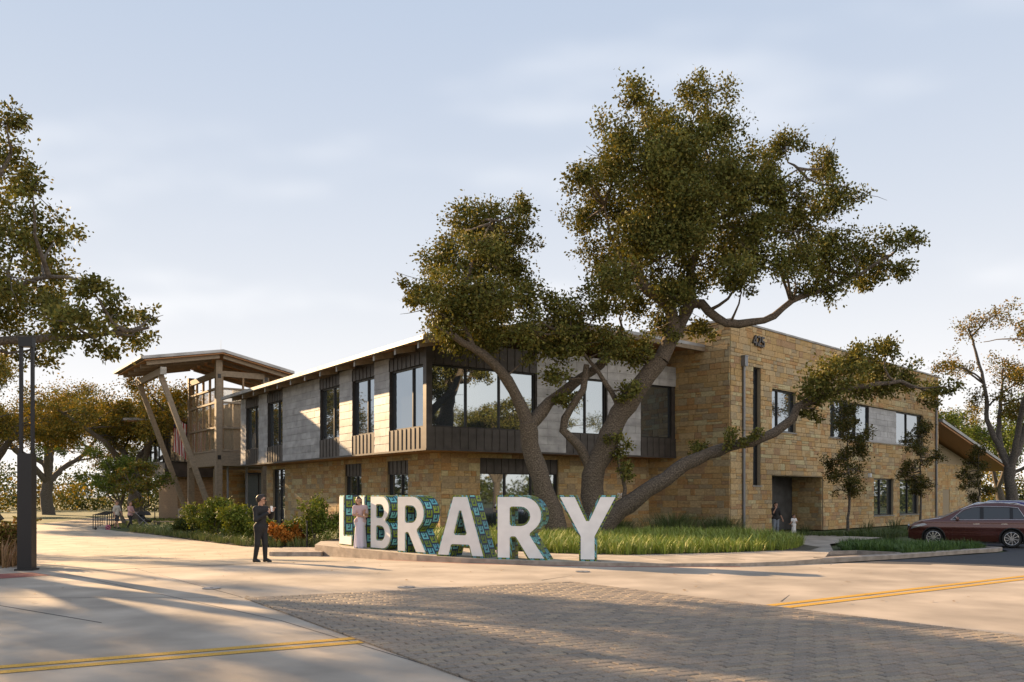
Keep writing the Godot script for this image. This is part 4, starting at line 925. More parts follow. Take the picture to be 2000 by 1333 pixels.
# look: {top, legs, shoes, hair: materials; sleeve 0..1 of arm covered; skirt; shorts; longhair}
func person(label: String, at: Vector3, turn: float, J: Dictionary, o: Dictionary, cell := 0.02) -> Node3D:
	var t := thing("person", label, "person", at, turn)
	var h: float = J.h
	var bd := MB.new()
	sdf(bd, body_bones(J) + arm_bones(J) + leg_bones(J) + foot_bones(J), cell, 0.035)
	sdf(bd, head_bones(J), cell * 0.5, 0.014)
	sdf(bd, hand_bones(J.wl, J.gl, Vector3(1, 0, 0.3), h, o.get("curl", 0.5)), cell * 0.32, 0.005)
	sdf(bd, hand_bones(J.wr, J.gr, Vector3(-1, 0, 0.3), h, o.get("curl", 0.5)), cell * 0.32, 0.005)
	put("body", bd, o.get("skin", M.skin), t)
	var top := MB.new(); var ab := arm_bones(J)
	var sl: float = o.get("sleeve", 1.0)
	if sl < 1.0: ab = [[J.sl, J.sl.lerp(J.el, sl * 2), .029 * h, .03 * h], [J.sr, J.sr.lerp(J.er, sl * 2), .029 * h, .03 * h]]
	var tb := body_bones(J); tb.pop_back()
	tb[0] = [J.hl + Vector3(0, .03 * h, 0), J.hr + Vector3(0, .03 * h, 0), .064 * h, .064 * h]
	sdf(top, grow(tb + ab, .009 * h), cell, 0.03); put(o.get("topname", "shirt"), top, o.top, t)
	var lg := MB.new(); var lb := leg_bones(J)
	if o.has("skirt"):
		lb = []
		for i in 6:
			var a := TAU * i / 6; var ft := Vector3((J.al.x + J.ar.x) / 2 + cos(a) * .075 * h, o.skirt * h, (J.al.z + J.ar.z) / 2 + sin(a) * .065 * h)
			lb.append([J.hip + Vector3(cos(a) * .03 * h, .03 * h, sin(a) * .02 * h), ft, .05 * h, .045 * h])
		lb.append([J.hip, J.waist + Vector3(0, .02 * h, 0), .07 * h, .06 * h])
	elif o.get("shorts", false): lb = [[J.hl, J.hl.lerp(J.kl, .85), .056 * h, .052 * h], [J.hr, J.hr.lerp(J.kr, .85), .056 * h, .052 * h]]
	lb.append([J.hl, J.hr, .06 * h, .06 * h])
	sdf(lg, grow(lb, .008 * h), cell, 0.03); put(o.get("legname", "trousers"), lg, o.legs, t)
	var fb := grow(foot_bones(J), .006 * h)
	for k in 2:
		var sh := MB.new(); sdf(sh, [fb[k], fb[k + 2]], cell * 0.7, 0.015); put("shoe", sh, o.shoes, t)
	var hb := MB.new(); var c: Vector3 = J.head; var b := head_basis(J); h = J.h * J.hs
	var P := func(x, y, z): return c + b * Vector3(x, y, z) * h
	var hh := [[P.call(0, .028, -.022), P.call(0, .04, .01), .044 * h, .038 * h], [P.call(0, -.002, -.032), P.call(0, .02, -.032), .037 * h, .04 * h], [P.call(-.033, .006, -.018), P.call(-.03, .038, .004), .02 * h, .018 * h], [P.call(.033, .006, -.018), P.call(.03, .038, .004), .02 * h, .018 * h]]
	if o.get("longhair", 0.0) > 0: 
		for sx in [-1, 0, 1]: hh.append([P.call(.03 * sx, .01, -.034), P.call(.036 * sx, -o.longhair, -.04), .03 * h, .022 * h])
	if o.get("bun", false): hh.append([P.call(0, .035, -.06), P.call(0, .04, -.07), .026 * h, .024 * h])
	sdf(hb, hh, cell * 0.5, 0.012); put("hair", hb, o.hair, t)
	var ey := MB.new()
	for sx in [-1, 1]:
		ey.tube([P.call(.018 * sx - .006, .004, .046), P.call(.018 * sx + .006, .004, .046)], [.0045 * h, .0045 * h], 6); ey.tube([P.call(.018 * sx - .009, .016, .047), P.call(.018 * sx + .009, .0165, .047)], [.0025 * h, .0025 * h], 5)
	put("eyes", ey, M.hair, t)
	if o.get("glasses", false):
		var gl := MB.new()
		for sx in [-1, 1]:
			gl.box(Transform3D(b, P.call(.02 * sx, .004, .052)), Vector3(.03, .022, .008) * h); gl.bar(P.call(.036 * sx, .006, .05), P.call(.048 * sx, .006, -.005), .004 * h, .006 * h)
		put("sunglasses", gl, M.black, t)
	return t
func build_people() -> void:
	mat("suit", .012, .012, .014, .8); mat("shoeblack", .012, .012, .012, .4); mat("pinkshirt", .50, .30, .30, .8); mat("palegreyshirt", .48, .45, .40, .8); mat("shortsdark", .03, .032, .04, .85)
	mat("leggings", .02, .02, .024, .8); mat("lilac", .58, .55, .66, .8); mat("blush", .50, .36, .38, .8); mat("denim", .20, .23, .28, .85); mat("whitedress", .75, .74, .74, .8); mat("sneaker", .30, .29, .29, .7)
	# man photographing
	var J := rig({"look": Vector3(.75, -.03, .65), "er": Vector3(.16, .67, .05), "wr": Vector3(.09, .755, .155), "gr": Vector3(-.2, 1, .35), "el": Vector3(-.13, .64, .03), "wl": Vector3(-.02, .735, .15), "gl": Vector3(.6, .8, .3), "kl": Vector3(-.06, .275, -.01), "al": Vector3(-.065, .045, -.055), "tl": Vector3(-.075, .015, .04), "kr": Vector3(.055, .275, .03), "ar": Vector3(.06, .045, .03), "tr": Vector3(.068, .015, .125)}, 1.83)
	var t := person("man in a dark suit and sunglasses raising a phone to photograph", Vector3(-6.88, gh(0, -24.1), -24.1), deg_to_rad(62), J, {"top": M.suit, "topname": "jacket", "legs": M.suit, "shoes": M.shoeblack, "hair": M.hair, "glasses": true, "curl": 1.0}, 0.018)
	var ph := thing("phone", "pale smartphone held up by the man in the dark suit", "phone")
	var pb := MB.new(); var pc := t.transform * (Vector3(.045, .80, .175) * 1.83)
	pb.box(Transform3D(t.basis * Basis(Vector3.RIGHT, -0.15), pc), Vector3(.078, .155, .011)); ph.position = Vector3.ZERO; put("case", pb, M.white, ph)
	# woman in front of the I
	J = rig({"look": Vector3(-.15, -.02, 1), "head": Vector3(-.035, .93, .015), "chin": Vector3(-.02, .865, .01), "el": Vector3(-.12, .66, .05), "wl": Vector3(.06, .62, .10), "gl": Vector3(1, .1, .2), "er": Vector3(.13, .66, .05), "wr": Vector3(.07, .68, .12), "gr": Vector3(.2, 1, .1)}, 1.62, .86)
	person("smiling woman with long dark hair in pink top and long pale skirt", Vector3(-4.82, 0.06, -27.95), deg_to_rad(10), J, {"top": M.blush, "sleeve": 0.4, "legs": M.lilac, "legname": "skirt", "skirt": 0.03, "shoes": M.sneaker, "hair": M.hair, "longhair": .085}, 0.02)
	# couple with the stroller, walking to the right
	var sv := {"kl": Vector3(-.055, .28, .07), "al": Vector3(-.06, .05, .13), "tl": Vector3(-.062, .03, .215), "kr": Vector3(.055, .275, -.02), "ar": Vector3(.06, .075, -.14), "tr": Vector3(.062, .02, -.075), "er": Vector3(.14, .64, .05), "wr": Vector3(.13, .52, .13)}
	person("man in a pale t-shirt and dark shorts walking beside the stroller", Vector3(-24.0, -0.3, -53.4), deg_to_rad(75), rig(sv, 1.68, 1.08), {"top": M.palegreyshirt, "sleeve": 0.45, "legs": M.shortsdark, "legname": "shorts", "shorts": true, "shoes": M.shoeblack, "hair": M.hairbrown}, 0.025)
	var sw := sv.duplicate(); sw["el"] = Vector3(-.12, .65, .06); sw["wl"] = Vector3(-.09, .60, .19); sw["er"] = Vector3(.12, .65, .06); sw["wr"] = Vector3(.09, .60, .19); sw["gl"] = Vector3(0, 0, 1); sw["gr"] = Vector3(0, 0, 1)
	person("woman in a pink t-shirt and black leggings pushing a stroller", Vector3(-23.0, -0.3, -53.0), deg_to_rad(80), rig(sw, 1.64), {"top": M.pinkshirt, "sleeve": 0.4, "legs": M.leggings, "legname": "leggings", "shoes": M.shoeblack, "hair": M.hairbrown, "bun": true}, 0.025)
	# woman and girl at the steel doors
	J = rig({"el": Vector3(-.13, .66, .07), "wl": Vector3(-.06, .82, .11), "gl": Vector3(.2, 1, 0), "er": Vector3(.13, .64, .02), "wr": Vector3(.19, .50, .06), "gr": Vector3(.3, -1, .1)}, 1.66)
	person("woman in a black top and grey jeans holding the girl's hand", Vector3(13.4, -0.3, -44.7), deg_to_rad(10), J, {"top": M.suit, "sleeve": 0.5, "legs": M.denim, "shoes": M.sneaker, "hair": M.hair, "longhair": .05}, 0.024)
	J = rig({"el": Vector3(-.15, .66, .02), "wl": Vector3(-.22, .56, .05), "gl": Vector3(-1, .2, .1), "er": Vector3(.13, .66, .08), "wr": Vector3(.06, .66, .14), "gr": Vector3(-1, .3, .2), "head": Vector3(0, .925, .012), "hs": 1.42}, 1.04, 1.12)
	person("small girl with curly dark hair in a white dress", Vector3(14.25, -0.3, -44.5), deg_to_rad(15), J, {"top": M.whitedress, "sleeve": 0.3, "legs": M.whitedress, "legname": "skirt", "skirt": 0.14, "shoes": M.sneaker, "hair": M.hair, "longhair": .03}, 0.016)
	# stroller
	var s := thing("stroller", "black folding stroller pushed along the path", "stroller", Vector3(-21.95, -0.3, -52.75), deg_to_rad(-10))
	var fr := MB.new()
	for z in [-.24, .24]:
		fr.bar(Vector3(-.55, 1.02, z), Vector3(.42, .2, z), .03, .03); fr.bar(Vector3(-.42, .14, z), Vector3(.1, .62, z), .03, .03); fr.bar(Vector3(-.42, .14, z), Vector3(.42, .2, z), .025, .025)
	fr.bar(Vector3(-.55, 1.02, -.24), Vector3(-.55, 1.02, .24), .035, .035); put("frame", fr, M.pipe, s)
	var st := MB.new(); st.prism(PackedVector2Array([Vector2(-.3, .5), Vector2(.22, .42), Vector2(.26, .5), Vector2(-.18, .62), Vector2(-.36, .98), Vector2(-.42, .95)]), T(0, 0, 0), -.22, .22); put("seat", st, M.black, s)
	var ho := MB.new(); var hp := PackedVector2Array()
	for a in arc(-.12, .78, .34, .32, 10, 160, 8): hp.append(a)
	ho.prism(hp, T(0, 0, 0), -.23, .23); put("canopy", ho, M.black, s)
	for p in [[-.42, -.26], [-.42, .26], [.42, -.2], [.42, .2]]:
		var wl := MB.new(); var r := .14 if p[0] < 0 else .1
		wl.tube([Vector3(p[0], r, p[1] - .025), Vector3(p[0], r, p[1] + .025)], [r, r], 14); put("wheel", wl, M.black, s)
# ---------------------------------------------------------------- car
func car_w(x: float, y: float) -> float:   # half width of the body at length x, height y
	var w := 0.915
	w -= 0.16 * pow(clampf((x - 3.6) / 1.05, 0, 1), 2.0) + 0.10 * pow(clampf((0.7 - x) / 0.7, 0, 1), 2.0)
	if y > 1.02: w -= (y - 1.02) * 0.36
	w -= 0.05 * pow(clampf((0.62 - y) / 0.4, 0, 1), 2.0)
	w += 0.018 * sin(clampf((y - 0.62) / 0.3, 0, 1) * PI)
	return w
func car_panel(mb: MB, outline: PackedVector2Array, minus: Array, off: float, cell := 0.09) -> void:
	var lo := outline[0]; var hi := outline[0]
	for p in outline: lo = lo.min(p); hi = hi.max(p)
	var x := lo.x
	while x < hi.x:
		var y := lo.y
		while y < hi.y:
			var ps := []
			ps.append_array(Geometry2D.intersect_polygons(PackedVector2Array([Vector2(x, y), Vector2(x + cell, y), Vector2(x + cell, y + cell), Vector2(x, y + cell)]), outline))
			for m in minus:
				var nx := []
				for p in ps: nx.append_array(Geometry2D.clip_polygons(p, m))
				ps = nx
			for p in ps:
				var ti := Geometry2D.triangulate_polygon(p)
				for s in [-1.0, 1.0]:
					for i in range(0, ti.size(), 3):
						var q := []
						for k in 3: q.append(p[ti[i + k]])
						if ((q[1] - q[0]).cross(q[2] - q[0]) < 0) == (s > 0): q.reverse()
						var b := mb.v.size()
						for k in 3:
							var w := car_w(q[k].x, q[k].y) + off
							var e := 0.01
							var nn := Vector3(-(car_w(q[k].x + e, q[k].y) - car_w(q[k].x - e, q[k].y)) / (2 * e), -(car_w(q[k].x, q[k].y + e) - car_w(q[k].x, q[k].y - e)) / (2 * e), 1).normalized()
							mb.v.append(Vector3(q[k].x, q[k].y, w * s)); mb.n.append(Vector3(nn.x, nn.y, nn.z * s)); mb.c.append(Color.WHITE); mb.uv.append(Vector2.ZERO)
						mb.ix.append_array([b, b + 2, b + 1])
			y += cell
		x += cell
func car_top(mb: MB, line: Array, crown := 0.035, off := 0.0, inset := 0.0) -> void:   # skin across the car along an outline
	var rows := []; var nr := []
	for i in line.size():
		var p: Vector2 = line[i]; var d: Vector2 = (line[mini(i + 1, line.size() - 1)] - line[maxi(i - 1, 0)]).normalized(); var up := Vector2(-d.y, d.x)
		if up.y < 0 and absf(d.x) > 0.3: up = -up
		var r := []; var n := []
		for k in 13:
			var s := k / 6.0 - 1.0; var w := car_w(p.x, p.y) - inset
			var q := p + up * (crown * (1 - s * s) + off)
			r.append(Vector3(q.x, q.y, s * w)); n.append(Vector3(up.x, up.y, s * 0.25 + (0.6 * signf(s) if absf(s) > 0.95 else 0.0)).normalized())
		rows.append(r); nr.append(n)
	for i in rows.size() - 1:
		for k in 12:
			var b := mb.v.size()
			for q in [[i, k], [i, k + 1], [i + 1, k + 1], [i + 1, k]]: mb.v.append(rows[q[0]][q[1]]); mb.n.append(nr[q[0]][q[1]]); mb.c.append(Color.WHITE); mb.uv.append(Vector2.ZERO)
			mb.ix.append_array([b, b + 2, b + 1, b, b + 3, b + 2])
func v2(a: Array) -> PackedVector2Array:
	var r := PackedVector2Array()
	for q in a: r.append(Vector2(q[0], q[1]))
	return r
func build_car(label: String, at: Vector3, turn: float, paint: Material, suv := true) -> Node3D:
	var t := thing("parked_car", label, "car", at, turn, "parked cars")
	var sc := 1.0 if suv else 0.93
	var arch_f := arc(3.72, .36, .41, .41, 200, -20, 14); var arch_r := arc(1.0, .36, .41, .41, 200, -20, 14)
	var top := [[.02, .72], [.03, 1.0], [.12, 1.12], [.24, 1.38], [.42, 1.58], [.75, 1.655], [1.3, 1.72], [1.9, 1.71], [2.35, 1.64], [2.75, 1.47], [3.14, 1.27], [3.46, 1.12], [3.8, 1.07], [4.15, 1.0], [4.42, .9], [4.58, .76]]
	var ol := []
	for q in top: ol.append(Vector2(q[0], q[1] * sc if q[1] > 1.1 else q[1]))
	var topline: Array = ol.duplicate()
	ol.append_array([Vector2(4.64, .55), Vector2(4.62, .36), Vector2(4.5, .26)])
	var fa := arch_f.duplicate(); fa.reverse(); var ra := arch_r.duplicate(); ra.reverse()
	ol.append_array([Vector2(4.12, .24)]); 
	for q in fa: if q.y > .245: ol.append(q)
	ol.append_array([Vector2(3.3, .23), Vector2(1.42, .23)])
	for q in ra: if q.y > .245: ol.append(q)
	ol.append_array([Vector2(.55, .26), Vector2(.12, .36), Vector2(.02, .5)])
	var side := PackedVector2Array(ol)
	var wins := [v2([[.55, 1.13], [.98, 1.13], [.98, 1.55], [.78, 1.53]]), v2([[1.03, 1.13], [1.98, 1.11], [1.98, 1.585], [1.03, 1.565]]), v2([[2.05, 1.11], [3.08, 1.09], [2.95, 1.22], [2.62, 1.45], [2.35, 1.545], [2.05, 1.58]])]
	if not suv:
		for i in 3:
			for k in wins[i].size(): wins[i][k].y = 1.1 + (wins[i][k].y - 1.1) * 0.8
	var body := MB.new(); car_panel(body, side, wins, 0.0)
	car_top(body, topline.slice(0, 3), 0.05); car_top(body, topline.slice(4, 10), 0.05); car_top(body, topline.slice(11), 0.05)
	car_top(body, [Vector2(4.58, .76), Vector2(4.64, .55), Vector2(4.62, .36), Vector2(4.5, .26)], 0.05); car_top(body, [Vector2(.12, .36), Vector2(.02, .5), Vector2(.02, .72)], -0.03)
	put("body", body, paint, t)
	var ws := MB.new(); car_top(ws, topline.slice(9, 12), 0.05, -0.004, 0.03); var wso := put("windscreen", ws, M.carglass, t)
	var pil := MB.new()
	for s in [-1, 1]: pil.bar(Vector3(2.75, topline[9].y - .01, s * (car_w(2.75, topline[9].y) - .02)), Vector3(3.42, 1.07, s * (car_w(3.42, 1.07) - .02)), .05, .04)
	put("pillar", pil, paint, t)
	var rg := MB.new(); car_top(rg, topline.slice(2, 5), 0.04, -0.004, 0.05); put("rear_window", rg, M.carglass, t)
	for w in wins:
		var gl := MB.new(); car_panel(gl, w, [], -0.012); put("side_window", gl, M.carglass, t)
	for q in [[.95, 1.06], [1.95, 2.08]]:
		var pc := MB.new(); car_panel(pc, v2([[q[0], 1.12], [q[1], 1.12], [q[1], 1.1 + (.47 if suv else .38)], [q[0], 1.1 + (.46 if suv else .37)]]), [], 0.003); put("pillar_cover", pc, M.black, t)
	var trim := MB.new()
	for s in [-1, 1]:
		var line := []
		for q in [[.52, 1.1], [1.5, 1.09], [3.1, 1.065]]: line.append(Vector3(q[0], q[1], s * (car_w(q[0], q[1]) + .006)))
		trim.tube(line, [.012, .012, .012], 6)
		line = []
		for q in [[3.1, 1.075], [2.66, 1.47], [2.38, 1.565], [2.0, 1.605], [1.1, 1.59], [.78, 1.555], [.52, 1.11]]:
			var yy: float = q[1] if suv else 1.1 + (q[1] - 1.1) * .8
			line.append(Vector3(q[0], yy, s * (car_w(q[0], yy) + .006)))
		trim.tube(line, [.011, .011, .011, .011, .011, .011, .011], 6)
	put("chrome_trim", trim, M.chrome, t)
	for s in [-1, 1]:
		if suv:
			var rl := MB.new(); rl.tube([Vector3(.7, 1.70, s * .60), Vector3(.85, 1.745, s * .60), Vector3(2.1, 1.745, s * .60), Vector3(2.3, 1.68, s * .60)], [.018, .018, .018, .018], 6); put("roof_rail", rl, M.chrome, t)
		for c in [[3.72, arch_f], [1.0, arch_r]]:
			var cl := MB.new(); var ps := []; var rr := []
			for q in c[1]: ps.append(Vector3(q.x, q.y, s * (car_w(q.x, q.y) - .005))); rr.append(.03)
			cl.tube(ps, rr, 6); put("arch_trim", cl, M.black, t)
			var wh := MB.new(); var z0: float = s * .70; var z1: float = s * .885
			wh.tube([Vector3(c[0], .36, z0), Vector3(c[0], .36, z0 + s * .02), Vector3(c[0], .36, z1 - s * .02), Vector3(c[0], .36, z1)], [.33, .36, .36, .325], 28); var wo := put("wheel", wh, M.tyre, t)
			var rim := MB.new(); rim.tube([Vector3(c[0], .36, z1 - s * .03), Vector3(c[0], .36, z1 + s * .004)], [.255, .25], 28); put("rim_dish", rim, M.black, wo)
			var sp := MB.new()
			for k in 10:
				var a := TAU * k / 10.0; var d := Vector3(cos(a), sin(a), 0); var d2 := Vector3(cos(a + .22), sin(a + .22), 0); var o := Vector3(c[0], .36, z1 + s * .012)
				sp.bar(o + d * .03, o + d2 * .235, .034, .018, Color.WHITE, Vector3(0, 0, 1))
			var hoop := []; var hr := []
			for k in 25: hoop.append(Vector3(c[0] + cos(TAU * k / 24) * .245, .36 + sin(TAU * k / 24) * .245, z1 + s * .008)); hr.append(.014)
			sp.tube(hoop, hr, 6, Color.WHITE, false); sp.tube([Vector3(c[0], .36, z1), Vector3(c[0], .36, z1 + s * .022)], [.045, .04], 12); put("rim", sp, M.chrome, wo)
			var well := MB.new(); well.bx(c[0] - .4, c[0] + .4, .3, .8, s * .45, s * .7); put("wheel_well", well, M.black, t)
		var hl := MB.new(); car_panel(hl, v2([[3.95, .86], [4.38, .74], [4.56, .68], [4.5, .78], [4.3, .87], [4.05, .93]]), [], 0.008, 0.05); put("headlight", hl, M.lamp, t)
		var fg := MB.new(); fg.tube([Vector3(4.46, .45, s * .66), Vector3(4.6, .45, s * .68)], [.07, .06], 12); put("fog_lamp", fg, M.lamp, t)
		var tl := MB.new(); car_panel(tl, v2([[.04, .86], [.42, .98], [.3, 1.08], [.06, 1.05]]), [], 0.008, 0.06); put("tail_light", tl, M.taillight, t)
		var mr := MB.new(); var mp := []; 
		mr.tube([Vector3(2.86, 1.1, s * .86), Vector3(2.87, 1.13, s * .98), Vector3(2.86, 1.14, s * 1.08)], [.045, .085, .05], 10); put("mirror", mr, paint, t)
		for hx in [[1.25, .93], [2.2, .92]]:
			var hd := MB.new(); var w := car_w(hx[0], hx[1]) + .022
			hd.bar(Vector3(hx[0] - .11, hx[1], s * w), Vector3(hx[0] + .11, hx[1] - .005, s * w), .022, .03); put("door_handle", hd, M.chrome, t)
		for dx in [1.55, 2.02, 3.05]:   # door shut lines: black strips on uncut panels paint in the gap shade
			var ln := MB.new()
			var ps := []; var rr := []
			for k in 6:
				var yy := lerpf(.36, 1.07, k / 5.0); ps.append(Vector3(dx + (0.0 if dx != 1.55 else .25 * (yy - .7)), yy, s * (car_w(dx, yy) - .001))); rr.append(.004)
			ln.tube(ps, rr, 4); put("door_gap_shade", ln, M.black, t)
	var gr := MB.new(); gr.bx(4.50, 4.66, .60, .80, -.42, .42); gr.bx(4.45, 4.655, .30, .48, -.55, .55); put("grille", gr, M.black, t)
	var vg := MB.new(); vg.bar(Vector3(4.66, .82, -.36), Vector3(4.69, .62, -.14), .04, .04); vg.bar(Vector3(4.66, .82, .36), Vector3(4.69, .62, .14), .04, .04); vg.bar(Vector3(4.69, .62, -.15), Vector3(4.69, .62, .15), .04, .04); put("grille_chrome", vg, M.chrome, t)
	var fl := MB.new(); fl.bx(.3, 4.4, .22, .4, -.7, .7); put("underbody", fl, M.black, t)
	var ins := MB.new(); ins.bx(.5, 3.3, .5, 1.0, -.75, .75)
	for q in [[2.2, .35], [2.2, -.35], [1.2, .35], [1.2, -.35]]: ins.bx(q[0] - .1, q[0] + .08, .9, 1.42, q[1] - .22, q[1] + .22)
	put("interior", ins, M.black, t)
	return t

# ---------------------------------------------------------------- street things
func build_props() -> void:
	var t := thing("lamp_post", "tall black square lamp post with an open twin-bar light head", "street lamp", Vector3(-11.3, -0.01, -20.5), deg_to_rad(8))
	var p := MB.new(); p.bx(-.155, .155, 0, 2.72, -.155, .155); put("post", p, M.black, t)
	p = MB.new(); p.bx(-.2, .2, 0, .05, -.2, .2); put("base_plate", p, M.black, t)
	for s in [-1, 1]:
		p = MB.new(); p.bx(s * .125 - .03, s * .125 + .03, 2.72, 5.2, -.05, .05); put("light_bar", p, M.black, t)
	p = MB.new(); p.bx(-.155, .155, 5.2, 5.42, -.1, .1); put("cap", p, M.black, t)
	# path lights and slim posts
	var k := 0
	for q in [[-20.7, -51.0, 1.25, "beside the pedestal"], [-7.9, -33.9, 1.0, "in the planting bed by the orange shrub"], [-23.6, -56.5, 1.25, "behind the stroller"], [-26.6, -58.5, 1.2, "on the far lawn"]]:
		var b := thing("path_light", "slim black path light " + q[3], "light", Vector3(q[0], gh(q[0], q[1]), q[1]), 0, "slim path lights")
		p = MB.new(); p.tube([Vector3(0, -.05, 0), Vector3(0, q[2], 0)], [.03, .03], 8); put("post", p, M.black, b)
		p = MB.new(); p.tube([Vector3(0, q[2], 0), Vector3(0, q[2] + .07, 0)], [.05, .05], 10); put("head", p, M.black, b)
	# bike racks: inverted U hoops
	for i in 6:
		var b := thing("bike_rack", "black steel hoop of the bike rack row along the path", "bike rack", Vector3(-24.6 - i * 0.75, -0.3, -52.6 - i * 1.9), deg_to_rad(25), "bike rack hoops")
		p = MB.new(); p.bx(-.42, -.37, -.02, .85, -.025, .025); p.bx(.37, .42, -.02, .85, -.025, .025); p.bx(-.42, .42, .85, .9, -.025, .025); put("hoop", p, M.black, b)
	# scooter with a pink wheel
	var sc := thing("kick_scooter", "child's kick scooter with pink wheel leaning at the rack", "scooter", Vector3(-24.2, -0.3, -51.9), deg_to_rad(20))
	p = MB.new(); p.bx(-.3, .28, .1, .13, -.06, .06); put("deck", p, M.black, sc)
	p = MB.new(); p.bar(Vector3(.3, .12, 0), Vector3(.2, .85, 0), .03, .03); p.bar(Vector3(.2, .85, -.2), Vector3(.2, .85, .2), .03, .03); put("handlebar", p, M.pipe, sc)
	p = MB.new()
	var hoop := []; var hr := []
	for a in 17: hoop.append(Vector3(.34 + cos(TAU * a / 16) * .12, .14 + sin(TAU * a / 16) * .12, 0)); hr.append(.028)
	p.tube(hoop, hr, 6, Color.WHITE, false); p.tube([Vector3(.34, .14, -.03), Vector3(.34, .14, .03)], [.04, .04], 10); put("wheel", p, M.pink, sc)
	p = MB.new(); p.tube([Vector3(-.33, .08, -.02), Vector3(-.33, .08, .02)], [.08, .08], 14); put("wheel", p, M.black, sc)
	# bench by the path
	var be := thing("park_bench", "low backless timber bench on the far side of the path", "bench", Vector3(-20.2, -0.3, -53.4), deg_to_rad(8))
	for i in 3:
		p = MB.new(); p.bx(-1.5, 1.5, .42, .46, -.24 + i * .17, -.09 + i * .17); put("slat", p, M.timber, be)
	for x in [-1.2, 1.2]:
		p = MB.new(); p.bx(x - .04, x + .04, 0, .42, -.22, .22); put("leg", p, M.black, be)
	# utility covers let into the road
	for q in [[1.6, -20.0, "beside the letter Y"], [-2.0, -16.6, "in the middle of the plaza"], [-5.6, -16.4, "beside the plaza seam"]]:
		var c := thing("utility_cover", "small round iron utility cover " + q[2], "cover", Vector3(q[0], 0.006, q[1]), 0, "iron utility covers")
		p = MB.new(); p.tube([Vector3(0, 0, 0), Vector3(0, .01, 0)], [.17, .165], 20); put("lid", p, M.pipe, c)
		p = MB.new(); p.tube([Vector3(0, .01, 0), Vector3(0, .013, 0)], [.03, .03], 8); put("keyhole", p, M.black, c)
